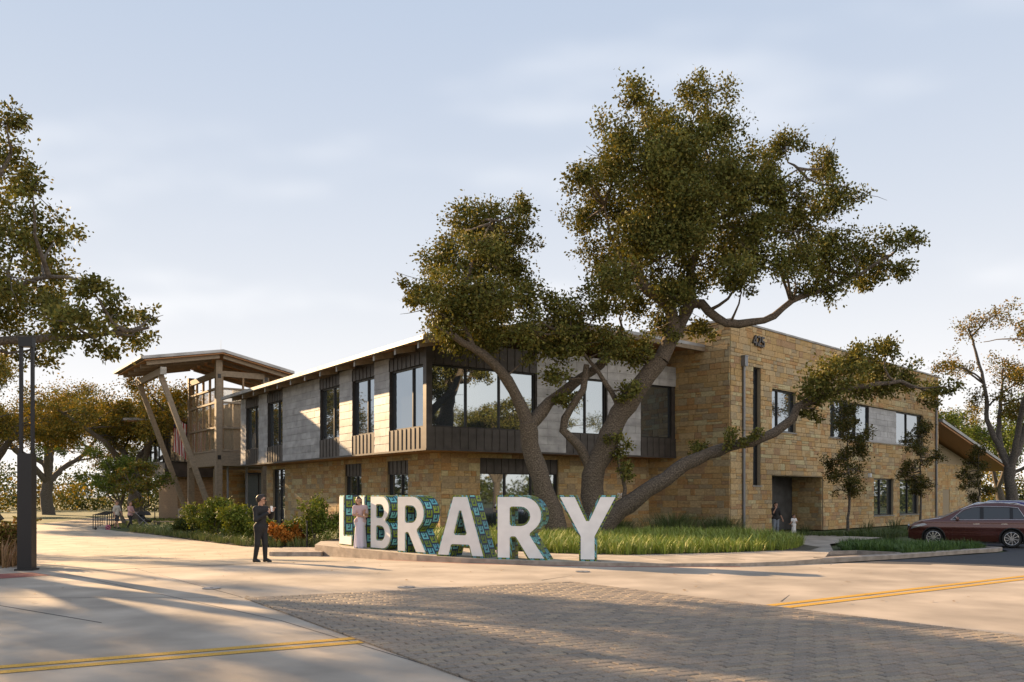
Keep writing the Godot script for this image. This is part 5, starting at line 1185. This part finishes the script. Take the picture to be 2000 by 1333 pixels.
# ---------------------------------------------------------------- ground
func pv(a: Array) -> PackedVector2Array:
	var r := PackedVector2Array()
	for q in a: r.append(Vector2(q[0], q[1]))
	return r
func build_ground() -> void:
	var g := MB.new()
	g = sheet(pv([[-90, -120], [90, -120], [90, 40], [-90, 40]]), -0.06, gh, 6.0)
	for q in [[-700, -90, -700, 700], [90, 700, -700, 700], [-90, 90, -700, -120], [-90, 90, 40, 700]]:
		var y := -0.36 if q[3] == -120 else -0.06
		g.quad(Vector3(q[0], -0.36 if q[2] < -300 else -0.06, q[3]), Vector3(q[1], -0.36 if q[2] < -300 else -0.06, q[3]), Vector3(q[1], -0.36, q[2]), Vector3(q[0], -0.36, q[2]))
	struct("ground", g, M.turf)
	# road and plaza concrete
	var kerb := [[-6.7, -29.9], [-5.3, -28.1], [-4.0, -26.5], [-2.7, -24.9], [-1.37, -23.6], [0, -22.75], [1.86, -22.05], [3.77, -21.7], [5.66, -21.8], [7.0, -22.4], [8.3, -23.4], [10.0, -25.1], [11.9, -27.0], [14.2, -29.3], [16.2, -30.9], [17.4, -31.6], [18.0, -32.3]]
	var plaza := [[-45, 14], [60, 14], [60, -14], [13.0, -20.2], [10.6, -22.6], [8.9, -23.6]]
	var rp := plaza.duplicate()
	for i in range(9, -1, -1): rp.append(kerb[i])
	rp.append_array([[-7.4, -33.6], [-10.6, -35], [-14.5, -40], [-18.6, -45.6], [-22, -49.6], [-24.2, -52.3], [-27.5, -60], [-33, -80], [-38, -80], [-31, -52], [-24, -38], [-17, -29.5], [-14, -24], [-13.2, -21.6], [-14.5, -20.0], [-45, -17]])
	struct("plaza", sheet(pv(rp), 0.0, gh, 1.5), M.road)
	# warmer path slab over the plaza's far part
	struct("path", sheet(pv([[-9.6, -20.4], [-4.6, -25.2], [-6.9, -29.9], [-7.6, -33.5], [-10.7, -34.8], [-14.6, -39.8], [-18.7, -45.4], [-22.1, -49.4], [-24.3, -52.1], [-27.6, -60], [-33, -79], [-37.6, -79], [-30.8, -52], [-23.8, -38], [-16.8, -29.6], [-13.8, -24.2], [-12.2, -21.5]]), 0.006, gh, 1.5), M.path)
	struct("parking", sheet(pv([[13.1, -20.2], [60, -14], [60, -70], [22, -46], [20, -38], [18.4, -33], [18.2, -32.2], [17.5, -31.5], [14.3, -29.2], [10.2, -25.0], [8.9, -23.7], [10.6, -22.6]]), -0.004, gh, 1.5), M.asphalt)
	var gut := MB.new(); gut = ribbon([Vector2(10.7, -22.5), Vector2(13.1, -20.1), Vector2(30, -17.9), Vector2(60, -13.9)], 0.22, 0.0, 0.008, gh); struct("gutter_strip", gut, M.concrete)
	# control joints in the plaza
	for q in [[[-12, -14.9], [-4.5, -14.9 - 0.1]], [[-10.5, -20.2], [-3.2, -12.2]], [[-3.2, -12.2], [-0.5, -8.5]]]:
		var j := MB.new(); var a := Vector2(q[0][0], q[0][1]); var b := Vector2(q[1][0], q[1][1]); var nn := (b - a).orthogonal().normalized() * 0.008
		j.quad(Vector3(a.x - nn.x, .003, a.y - nn.y), Vector3(b.x - nn.x, .003, b.y - nn.y), Vector3(b.x + nn.x, .003, b.y + nn.y), Vector3(a.x + nn.x, .003, a.y + nn.y)); struct("joint", j, M.asphalt)
	# paver field: bricks in running bond along the road
	var field := pv([[-4.5, -14.8], [1.15, -17.6], [6.3, -10.7], [12.5, -2.2], [6.0, 1.0], [0.0, -7.6]])
	struct("paver_bed", sheet(field, 0.004, gh, 3.0), M.mortar_dark)
	var o := Vector2(-4.5, -14.8); var ex := Vector2(5.65, -2.8).normalized(); var ey := Vector2(-ex.y, ex.x)
	var bl := 0.3; var bw := 0.15; var list := []; var cut := []
	var gR := RandomNumberGenerator.new(); gR.seed = 9
	for j in range(-6, 110):
		for i in range(-14, 46):
			var c := o + ex * ((i + (0.5 if j % 2 else 0.0)) * bl) + ey * (j * bw)
			var rect := PackedVector2Array(); var inn := 0
			for k in 4: rect.append(c + ex * (bl / 2 - .01) * (1 if k in [1, 2] else -1) + ey * (bw / 2 - .01) * (1 if k > 1 else -1)); inn += 1 if Geometry2D.is_point_in_polygon(rect[k], field) else 0
			if inn == 0: continue
			if inn < 4:
				for q in Geometry2D.intersect_polygons(rect, field): cut.append(q)
				continue
			var d := Vector2(c.x, c.y).length(); var vis := c.y < -6.0 and absf(c.x / maxf(-c.y, .1)) < 0.62
			list.append([c, d if vis else d + 100.0, gR.randi() % 5, gR.randf_range(-.004, .004), gR.randf_range(-.012, .012)])
	list.sort_custom(func(a, b): return a[1] < b[1])
	var pal := [Color(.36, .29, .22), Color(.32, .26, .205), Color(.39, .315, .235), Color(.29, .24, .195), Color(.35, .29, .23)]
	var um := []
	for c in pal:
		var mb := MB.new(); mb.stone(Transform3D(Basis(Vector3.RIGHT, -PI / 2), Vector3.ZERO), Vector3(bl - .02, bw - .02, .03), .009, c); um.append(mb.mesh())
	var host := Node3D.new(); host.name = "paver_crossing"; add_child(host); host.set_meta("kind", "structure"); host.set_meta("label", "brown brick paver band crossing the road"); host.set_meta("category", "paving")
	var rest := MB.new()
	for n in list.size():
		var e: Array = list[n]
		var tr := Transform3D(Basis(Vector3.UP, -ex.angle()) * Basis(Vector3.RIGHT, e[4] * .6) * Basis(Vector3.FORWARD, e[4] * .4), Vector3(e[0].x, gh(e[0].x, e[0].y) - 0.008 + e[3], e[0].y))
		if n < 300:
			var b := MeshInstance3D.new(); b.mesh = um[e[2]]; b.material_override = M.paver; b.name = "brick"; b.transform = tr; host.add_child(b, true)
		else: rest.stone(tr * Transform3D(Basis(Vector3.RIGHT, -PI / 2), Vector3.ZERO), Vector3(bl - .02, bw - .02, .03), .009, pal[e[2]])
	for q in cut:
		var fl := PackedVector2Array()
		for k in q: fl.append(Vector2(k.x, -k.y))
		rest.prism(fl, Transform3D(Basis(Vector3.RIGHT, -PI / 2), Vector3.ZERO), -.01, .02, pal[gR.randi() % 5])
	var rs := put("bricks", rest, M.paver, host); rs.set_meta("kind", "stuff")
	# yellow double lines
	for q in [[Vector2(-12.2, -4.86), Vector2(-1.85, -10.55)], [Vector2(4.15, -13.75), Vector2(11.2, -18.85)], [Vector2(11.2, -18.85), Vector2(40, -36)]]:
		for s in [-1, 1]:
			if q[0].x > 11.0: continue
			var nn: Vector2 = (q[1] - q[0]).orthogonal().normalized()
			var a: Vector2 = q[0] + nn * s * .15; var b: Vector2 = q[1] + nn * s * .15; var h := nn * .085
			var mb := sheet(PackedVector2Array([a - h, b - h, b + h, a + h]), 0.006, gh, 1.5); struct("yellow_line", mb, M.yellow)
	# raised platform with its kerb
	var kv := []
	for q in kerb: kv.append(Vector2(q[0], q[1]))
	var flat := func(_x, _z): return 0.06
	var pf := [[-6.7, -29.9]]
	for i in range(1, 11): pf.append(kerb[i])
	pf.append_array([[9.7, -26.8], [8.0, -26.6], [6, -25.6], [3.2, -24.7], [1.2, -25.4], [-1.2, -27.6], [-3.4, -30.4], [-5.2, -32.0], [-7.0, -32.2]])
	struct("sidewalk", sheet(pv(pf), 0.0, flat, 3.0), M.concrete)
	var face := MB.new()
	for i in 10:
		var a := Vector2(kerb[i][0], kerb[i][1]); var b := Vector2(kerb[i + 1][0], kerb[i + 1][1])
		face.quad(Vector3(a.x, -.4, a.y), Vector3(b.x, -.4, b.y), Vector3(b.x, .06, b.y), Vector3(a.x, .06, a.y))
	face.quad(Vector3(-7.0, -.5, -32.2), Vector3(-6.7, -.5, -29.9), Vector3(-6.7, .06, -29.9), Vector3(-7, .06, -32.2)); struct("kerb_face", face, M.kerb)
	var st := MB.new(); st.prism(v2([[-8.0, 29.0], [-6.3, 29.0], [-6.3, 31.6], [-8.2, 31.6]]), Transform3D(Basis(Vector3.RIGHT, -PI / 2), Vector3.ZERO), -.4, -.13); struct("step", st, M.kerb)
	var red := ribbon([Vector2(-4.0, -26.42), Vector2(-1.37, -23.5), Vector2(0, -22.66), Vector2(1.86, -21.96), Vector2(3.77, -21.6), Vector2(5.6, -21.7)], -.12, 0.0, .006, gh); struct("red_kerb_paint", red, M.redpad)
	var isl := []
	for i in range(10, 17): isl.append(kv[i])
	isl.append_array([Vector2(17.6, -33.0), Vector2(16.2, -33.2)]); struct("kerb", ribbon(isl, .3, 0.0, .14, gh), M.kerb)
	for k in 7:      # saw cuts across the sidewalk and the road
		var a := Vector2(-5.0 + k * 1.9, 0); var zz := [-28.2, -26.0, -24.2, -23.1, -22.6, -22.4, -23.2]
		var jm := MB.new(); jm.bar(Vector3(a.x - .35, .0615, zz[k] + .35), Vector3(a.x - 1.0, .0615, zz[k] - 1.9), .012, .003); struct("joint", jm, M.asphalt)
	for q in [[Vector2(3.0, -21.6), Vector2(0.6, -18.0)], [Vector2(8.2, -22.6), Vector2(4.4, -14.4)], [Vector2(-9.0, -21.0), Vector2(-4.6, -15.0)], [Vector2(-13.0, -17.6), Vector2(-5.6, -12.0)]]:
		var jm := MB.new(); jm.bar(Vector3(q[0].x, gh(0, q[0].y) + .0035, q[0].y), Vector3(q[1].x, gh(0, q[1].y) + .0035, q[1].y), .014, .003); struct("joint", jm, M.asphalt)
	# planting soil
	var lawn := pv([[-6.9, -32.1], [-5.2, -31.9], [-3.4, -30.3], [-1.2, -27.5], [1.2, -25.3], [3.2, -24.6], [6, -25.5], [8, -26.5], [9.3, -27.4], [10.5, -29.5], [11.2, -33], [15.5, -41], [12.6, -43.6], [10.6, -43.6], [8.0, -45.4], [-2.1, -38.5], [-6.6, -40.2], [-8.9, -36.5], [-7.2, -33.9]])
	struct("lawn_bed", sheet(lawn, -0.01, lawn_h, 1.0), M.soil)
	var bed := pv([[-7.3, -33.8], [-10.6, -35.1], [-14.5, -40.1], [-18.6, -45.7], [-21.4, -49], [-22, -52], [-18, -54], [-14.5, -53], [-5.2, -40.6], [-4.9, -38.4]])
	struct("planting_bed", sheet(bed, 0.02, gh, 1.0), M.soil)
	struct("granite_patch", sheet(pv([[8.5, -23.9], [10.2, -25.5], [12.2, -27.5], [12.7, -29.0], [11.8, -30.2], [10.2, -29.6], [9.4, -27.4]]), 0.02, gh, 1.0), M.granite)
	struct("kerb", ribbon([Vector2(12.3, -27.6), Vector2(12.8, -29.0), Vector2(11.9, -30.4), Vector2(10.1, -29.8)], .2, 0.02, .12, gh), M.kerb)
	var island := pv([[12.5, -27.9], [14.0, -29.4], [16.1, -31.1], [17.3, -32.0], [17.3, -32.9], [15.8, -33.4], [13.6, -34.6], [12.6, -34.2], [11.8, -31], [12.9, -29.3]])
	struct("island_bed", sheet(island, 0.06, gh, 1.0), M.soil)
	struct("walkway", sheet(pv([[9.6, -29.6], [11.4, -31.2], [13.0, -36], [17.5, -41.5], [14.5, -44.8], [12.9, -43.2], [10.6, -33.5]]), 0.05, gh, 1.0), M.concrete)
	# warning pad and dry bed at the lamp
	struct("tactile_pad", sheet(pv([[-12.9, -18.2], [-10.8, -19.8], [-10.0, -19.1], [-11.6, -17.2]]), 0.006, gh, 3.0), M.redpad)
	# vegetation masses
	var sedge := [Color(.21, .27, .04), Color(.26, .31, .05), Color(.17, .22, .03), Color(.30, .31, .08)]
	scatter("grass", "long bright green sedge filling the bed behind the letters", "grass", pv([[-5.0, -32.2], [-3.2, -30.6], [-1.0, -27.9], [1.3, -25.7], [3.2, -25.0], [6, -25.9], [8.2, -27.0], [9.2, -28.2], [10.2, -31], [9.5, -35.5], [5.5, -37.6], [-1.6, -37.4], [-5.6, -35.5]]), lawn_h, blade_tuft(1, 26, 0.34, 0.3, sedge), 0.21, 1, 0.55, 1.45)
	scatter("ground_cover", "low green ground cover in the kerb island beside the car", "ground cover", island, func(x, z): return gh(x, z) + .05, blade_tuft(2, 26, 0.33, 0.34, [Color(.05, .10, .02), Color(.07, .13, .025), Color(.09, .15, .03)]), 0.2, 2)
	scatter("ground_cover", "low mixed ground cover edging the planting bed by the path", "ground cover", bed, func(x, z): return gh(x, z) + .02, blade_tuft(3, 22, 0.36, 0.36, [Color(.12, .16, .03), Color(.17, .19, .05), Color(.24, .23, .10), Color(.09, .13, .025)]), 0.3, 3)
	scatter("ground_cover", "dark ground cover along the foot of the stone block", "ground cover", pv([[13.4, -43.6], [19, -46.4], [24, -51.4], [30, -57.2], [29, -52], [22, -45.5], [17.8, -42.0]]), gh, blade_tuft(6, 24, 0.3, 0.4, [Color(.06, .10, .025), Color(.09, .12, .03)]), 0.33, 8)
	scatter("dry_grass", "reddish dry grass beside the black lamp post", "grass", pv([[-14.4, -20.4], [-12.1, -21.2], [-12.6, -22.6], [-15.5, -24], [-17, -22]]), gh, blade_tuft(4, 24, 0.6, 0.4, [Color(.25, .13, .07), Color(.3, .18, .09), Color(.2, .12, .05)]), 0.26, 4)
	scatter("lawn_grass", "short lawn beyond the path under the oaks", "grass", pv([[-21, -53.2], [-24.8, -54.2], [-28, -62], [-32, -76], [-10, -76], [-12, -60]]), gh, blade_tuft(5, 16, 0.14, 0.4, [Color(.14, .18, .03), Color(.18, .2, .04)]), 0.55, 5)
	var lit := MB.new(); lit.quad(Vector3(-.03, .004, -.018), Vector3(.03, .007, -.012), Vector3(.034, .012, .018), Vector3(-.026, .004, .014), Color(.20, .12, .05))
	scatter("fallen_leaves", "scattered brown fallen leaves on the concrete", "leaves", pv([[-12, -19], [-7, -29.8], [-9.5, -33.6], [-20, -46.8], [-24, -47], [-16, -30]]), func(x, z): return gh(x, z) + .008, lit.mesh(), 0.9, 6, 0.7, 1.4, M.grass)
	scatter("fallen_leaves", "scattered brown fallen leaves along the letters' sidewalk and road", "leaves", pv([[-10, -13], [9, -13], [9, -21.2], [-1.0, -21.5], [-6, -27]]), func(x, z): return gh(x, z) + .01, lit.mesh(), 1.3, 7, 0.7, 1.4, M.grass)
func build_plants() -> void:
	hero_oak(); near_oak()
	# background oaks
	var spec := [[-42.5, -72, 14.5, 8.5, .75, 101, AUTUMN, "wide oak with yellowing leaves behind the black lamp post"], [-31.5, -74, 14.5, 8.0, .6, 102, AUTUMN, "forked oak with golden leaves beside the bike racks"], [-25.0, -80, 13.5, 7.5, .55, 103, OAK, "twisting open oak behind the stroller couple"], [-50, -95, 15, 9, .7, 104, AUTUMN, "far golden oak beyond the path's end"], [-36, -102, 14, 9, .6, 105, OAK, "far olive oak deep behind the bike racks"], [-22, -105, 13, 8, .5, 106, OAK, "far oak showing behind the leaning columns"]]
	for s in spec:
		var t := thing("oak_tree", s[7], "tree", Vector3(s[0], -0.3, s[1]), 0.0)
		rule_tree(t, s[2], s[3], s[4], s[5], s[6], 1.8, 0.19, M.barkgrey, 0.15)
	# oak at the far right by the pavilion, and its neighbours
	var r := thing("oak_tree", "leaning oak with thin orange leaves beside the pavilion roof", "tree", Vector3(33.0, -0.3, -58.0), 0.4)
	rule_tree(r, 16.5, 5.6, .42, 211, [Color(.22, .15, .035), Color(.17, .15, .03), Color(.26, .17, .04), Color(.12, .13, .03)], 1.6, 0.15, M.barkgrey, 0.15)
	r = thing("oak_tree", "yellow green oak rising behind the pavilion", "tree", Vector3(48, -0.3, -86.0)); rule_tree(r, 12.0, 7, .45, 212, SHRUB, 1.2, 0.2)
	r = thing("oak_tree", "hazy oak just showing over the pavilion roof", "tree", Vector3(50, -0.3, -104.0)); rule_tree(r, 15.0, 7, .45, 213, AUTUMN, 1.0, 0.2)
	# trees across the street, mirrored in the glazing
	for q in [[37, -23, 11.5, "spreading oak across the car park"], [52, -21, 13.5, "oak at the far side of the car park"], [60, -36, 13, "broad oak behind the far parking row"], [33, -12, 11, "oak beside the road opposite the hall"], [66, -8, 13, "tall oak beyond the road bend"], [-34, -41, 17, "tall oak on the lawn past the black lamp post"], [-30, -12, 12.5, "oak standing across the plaza from the letters"]]:
		var t := thing("oak_tree", q[3], "tree", Vector3(q[0], -0.2, q[1]), q[0] * .7); rule_tree(t, q[2], 6.5, .5, 300 + int(q[1]), OAK, 1.3, 0.17)
	young_tree(Vector3(17.0, -0.3, -44.5), 6.7, 2.9, 51, "slim young tree with a bare lower trunk in front of the steel doors")
	young_tree(Vector3(24.6, -0.3, -53.0), 6.4, 2.6, 52, "dense slim young tree before the lower windows of the stone block")
	young_tree(Vector3(31.0, -0.3, -58.5), 5.2, 2.3, 53, "short slim young tree in front of the pavilion")
	# trees by the entry
	var t2 := thing("small_tree", "small round tree turning orange beside the entry pedestal", "tree", Vector3(-24.0, -0.3, -57.0)); rule_tree(t2, 4.8, 2.0, .11, 61, [Color(.16, .15, .03), Color(.22, .15, .03), Color(.10, .13, .025)], 3.0, 0.13)
	t2 = thing("small_tree", "small leafy green tree behind the stroller", "tree", Vector3(-27.2, -0.3, -62.0)); rule_tree(t2, 6.2, 3.2, .14, 62, SHRUB, 3.0, 0.14)
	# shrubs
	var sh := [[-13.9, -41.0, 1.9, 1.9, SHRUB, "broad leafy shrub beside the entry pedestal"], [-11.9, -38.6, 1.8, 1.8, SHRUB, "leafy shrub behind the photographing man"], [-10.6, -37.0, 1.2, 1.2, SHRUB, "rounded shrub at the man's back"], [-7.9, -35.0, 1.5, 1.9, SHRUB, "upright light green shrub by the stone wall"], [-9.0, -35.3, 1.15, 1.05, [Color(.45, .16, .03), Color(.5, .22, .05), Color(.32, .14, .03)], "bright orange autumn shrub in the planting bed"], [-16.0, -43.4, 1.4, 1.3, DARKG, "dark shrub at the end of the planting bed"], [-6.4, -34.6, .8, .6, DARKG, "low dark shrub beside the letter L"], [-12.9, -22.4, 1.1, 1.3, [Color(.2, .12, .05), Color(.14, .13, .03)], "brownish shrub beyond the black lamp post"],
		[-17.9, -20.9, 1.6, 1.3, SHRUB, "leafy shrub at the plaza edge past the lamp post"]]
	var i := 0
	for s in sh:
		shrub("shrub", s[5], "shrub", Vector3(s[0], gh(s[0], s[1]), s[1]), s[2], s[3], s[4], 400 + i, 0.1, 3.0); i += 1
	for q in [[7.4, -40.2, 3.2, 1.25, "wide feathery green grass clump at the corner of the stone block"], [9.9, -42.0, 2.4, 1.15, "feathery green grass clump under the tall downspout"], [4.6, -39.4, 2.2, 0.95, "low feathery grass clump behind the low oak limb"]]:
		var fp := thing("feathery_grass", q[4], "plant", Vector3(q[0], lawn_h(q[0], q[1]), q[1])); put("leaves", blade_tuft(430 + i, 900, q[3], q[2], [Color(.09, .13, .04), Color(.12, .16, .05), Color(.07, .10, .03)]), M.grass, fp); i += 1
	for q in [[15.2, -45.6, .9, .5, "small spiky plant beside the girl"], [18.8, -46.6, 1.2, .7, "spiky plant at the young tree's foot"], [21.0, -48.3, 1.4, .8, "spiky plant under the lower windows"], [15.8, -37.0, 1.3, .55, "low clump between walkway and car"]]:
		var p := thing("spiky_plant", q[4], "plant", Vector3(q[0], -0.3, q[1])); put("leaves", blade_tuft(500 + i, 90, q[3] * 1.2, q[2] * .6, DARKG), M.grass, p); i += 1
	# far wood closing the view
	var w := MB.new(); var g := RandomNumberGenerator.new(); g.seed = 600
	for k in 260:
		var a := TAU * k / 260.0; var d := 118.0 + g.randf() * 40
		leaves(w, Vector3(sin(a) * d, g.randf_range(0.5, 3.0), -cos(a) * d), Vector3(6.5, g.randf_range(3.0, 5.0), 5), 1500 if absf(angle_difference(a, 0)) < .75 else 450, 0.4 if absf(angle_difference(a, 0)) < .75 else 0.75, DARKG if k % 3 else AUTUMN, g, 14)
	var o := put("far_wood", w, M.leaf); o.set_meta("kind", "stuff"); meta(o, "dark far wood closing the view beyond the lawns", "wood")

# ---------------------------------------------------------------- light and sky
func sky_texture() -> ImageTexture:
	var W := 768; var Hh := 384
	var im := Image.create(W, Hh, false, Image.FORMAT_RGBF)
	var f := FastNoiseLite.new(); f.seed = 4; f.frequency = 1.0; f.fractal_octaves = 5; f.fractal_type = FastNoiseLite.FRACTAL_FBM
	var sun := Vector3(-.74, tan(deg_to_rad(18.0)), -.672).normalized()
	for y in Hh:
		var el := PI / 2 - PI * (y + .5) / Hh
		for x in W:
			var az := TAU * ((x + .5) / W - .5)
			var d := Vector3(sin(az) * cos(el), sin(el), -cos(az) * cos(el))
			var c: Color
			if el < 0: c = Color(.22, .2, .17)
			else:
				var s := sin(el)
				c = Color(.60, .585, .56).lerp(Color(.16, .232, .352), 1.0 - exp(-s * 2.6))
				var k := maxf(0, d.dot(sun))
				c += Color(.9, .76, .58) * (pow(k, 4) * .60 + pow(k, 30) * 1.3) * (1.0 - s * .75)
				c += Color(.22, .15, .09) * exp(-s * 9.0) * (.4 + .6 * k)
				# thin cirrus, drawn out sideways
				var q := Vector3(d.x / (s + .12), 0, d.z / (s + .12))
				var n := f.get_noise_3d(q.x * .55 + q.z * .25, q.z * 1.6 - q.x * .3, 3.0)
				var n2 := f.get_noise_3d(q.x * 2.2, q.z * 5.0, 9.0)
				var cl := smoothstep(.02, .55, n + n2 * .3) * .17 * smoothstep(.0, .12, s)
				c = c.lerp(Color(.80, .77, .74) * (1.0 + .4 * k), cl)
			im.set_pixel(x, y, c)
	return ImageTexture.create_from_image(im)
func _ready() -> void:
	rng.seed = 12
	var cam := Camera3D.new(); cam.name = "Camera"; add_child(cam)
	cam.position = Vector3(0, 1.74, 0)
	var nr := 0.1
	cam.set_frustum(2.0 * nr * 666.5 / 1720.0, Vector2(0, nr * 301.5 / 1720.0), nr, 1500.0); cam.current = true
	var we := WorldEnvironment.new(); we.name = "WorldEnvironment"; var env := Environment.new()
	env.background_mode = Environment.BG_SKY; var sky := Sky.new(); var psm := PanoramaSkyMaterial.new(); psm.panorama = sky_texture(); psm.energy_multiplier = 0.62; sky.sky_material = psm; env.sky = sky
	env.tonemap_mode = Environment.TONE_MAPPER_LINEAR; env.tonemap_exposure = 3.1
	env.sdfgi_enabled = true; env.ssao_enabled = true; env.ssil_enabled = true
	we.environment = env; add_child(we)
	var sun := DirectionalLight3D.new(); sun.name = "Sun"; sun.light_energy = 1.45; sun.light_color = Color(1.0, .84, .64); sun.light_angular_distance = 0.6; sun.shadow_enabled = true; add_child(sun)
	sun.look_at_from_position(Vector3.ZERO, Vector3(.74, -tan(deg_to_rad(18.0)), .672))
	materials()
	M["mortar_dark"] = mat("mortar_dark", .06, .05, .04, .95)
	mat("flagred", .42, .03, .04, .8); mat("flagblue", .02, .03, .12, .8); mat("pink", .6, .1, .25, .5); mat("tyre", .015, .015, .015, .8)
	mat("chrome", .62, .62, .63, .18, 1.0); mat("lamp", .55, .56, .58, .08, .6); mat("taillight", .3, .02, .02, .2)
	var cp := mat("maroon", .085, .022, .018, .25, .45); cp.clearcoat_enabled = true; cp.clearcoat = 1.0; cp.clearcoat_roughness = .04
	var cb := mat("purple", .035, .03, .16, .25, .4); cb.clearcoat_enabled = true
	var cg := mat("carglass", .03, .035, .04, .03, .3); cg.clearcoat_enabled = true
	var cl := mat("clear", .5, .42, .3, .03, .2); cl.transparency = BaseMaterial3D.TRANSPARENCY_ALPHA; cl.albedo_color.a = 0.25
	build_ground()
	build_main(); build_block(); build_tower()
	build_letters()
	var t := build_car("maroon crossover with chrome window trim parked by the kerb island", Vector3.ZERO, 0, M.maroon)
	# near-side wheels at (19.3,-34) rear and (16.87,-35.2) front
	var dir := Vector2(-2.43, -1.2).normalized(); var side := Vector2(dir.y, -dir.x)   # away from the camera
	var rear := Vector2(19.3, -34.0) + side * .8 * (-1.0 if side.y > 0 else 1.0)
	t.position = Vector3(rear.x - dir.x * 1.0, -0.3, rear.y - dir.y * 1.0); t.rotation.y = atan2(-dir.y, dir.x)
	var t2 := build_car("blue purple car mostly hidden behind the maroon crossover", Vector3(t.position.x + .9, -0.3, t.position.z - 3.0), t.rotation.y, M.purple, true)
	t2.position += Vector3(1.2, 0.05, 0)
	build_people(); build_props()
	build_plants()
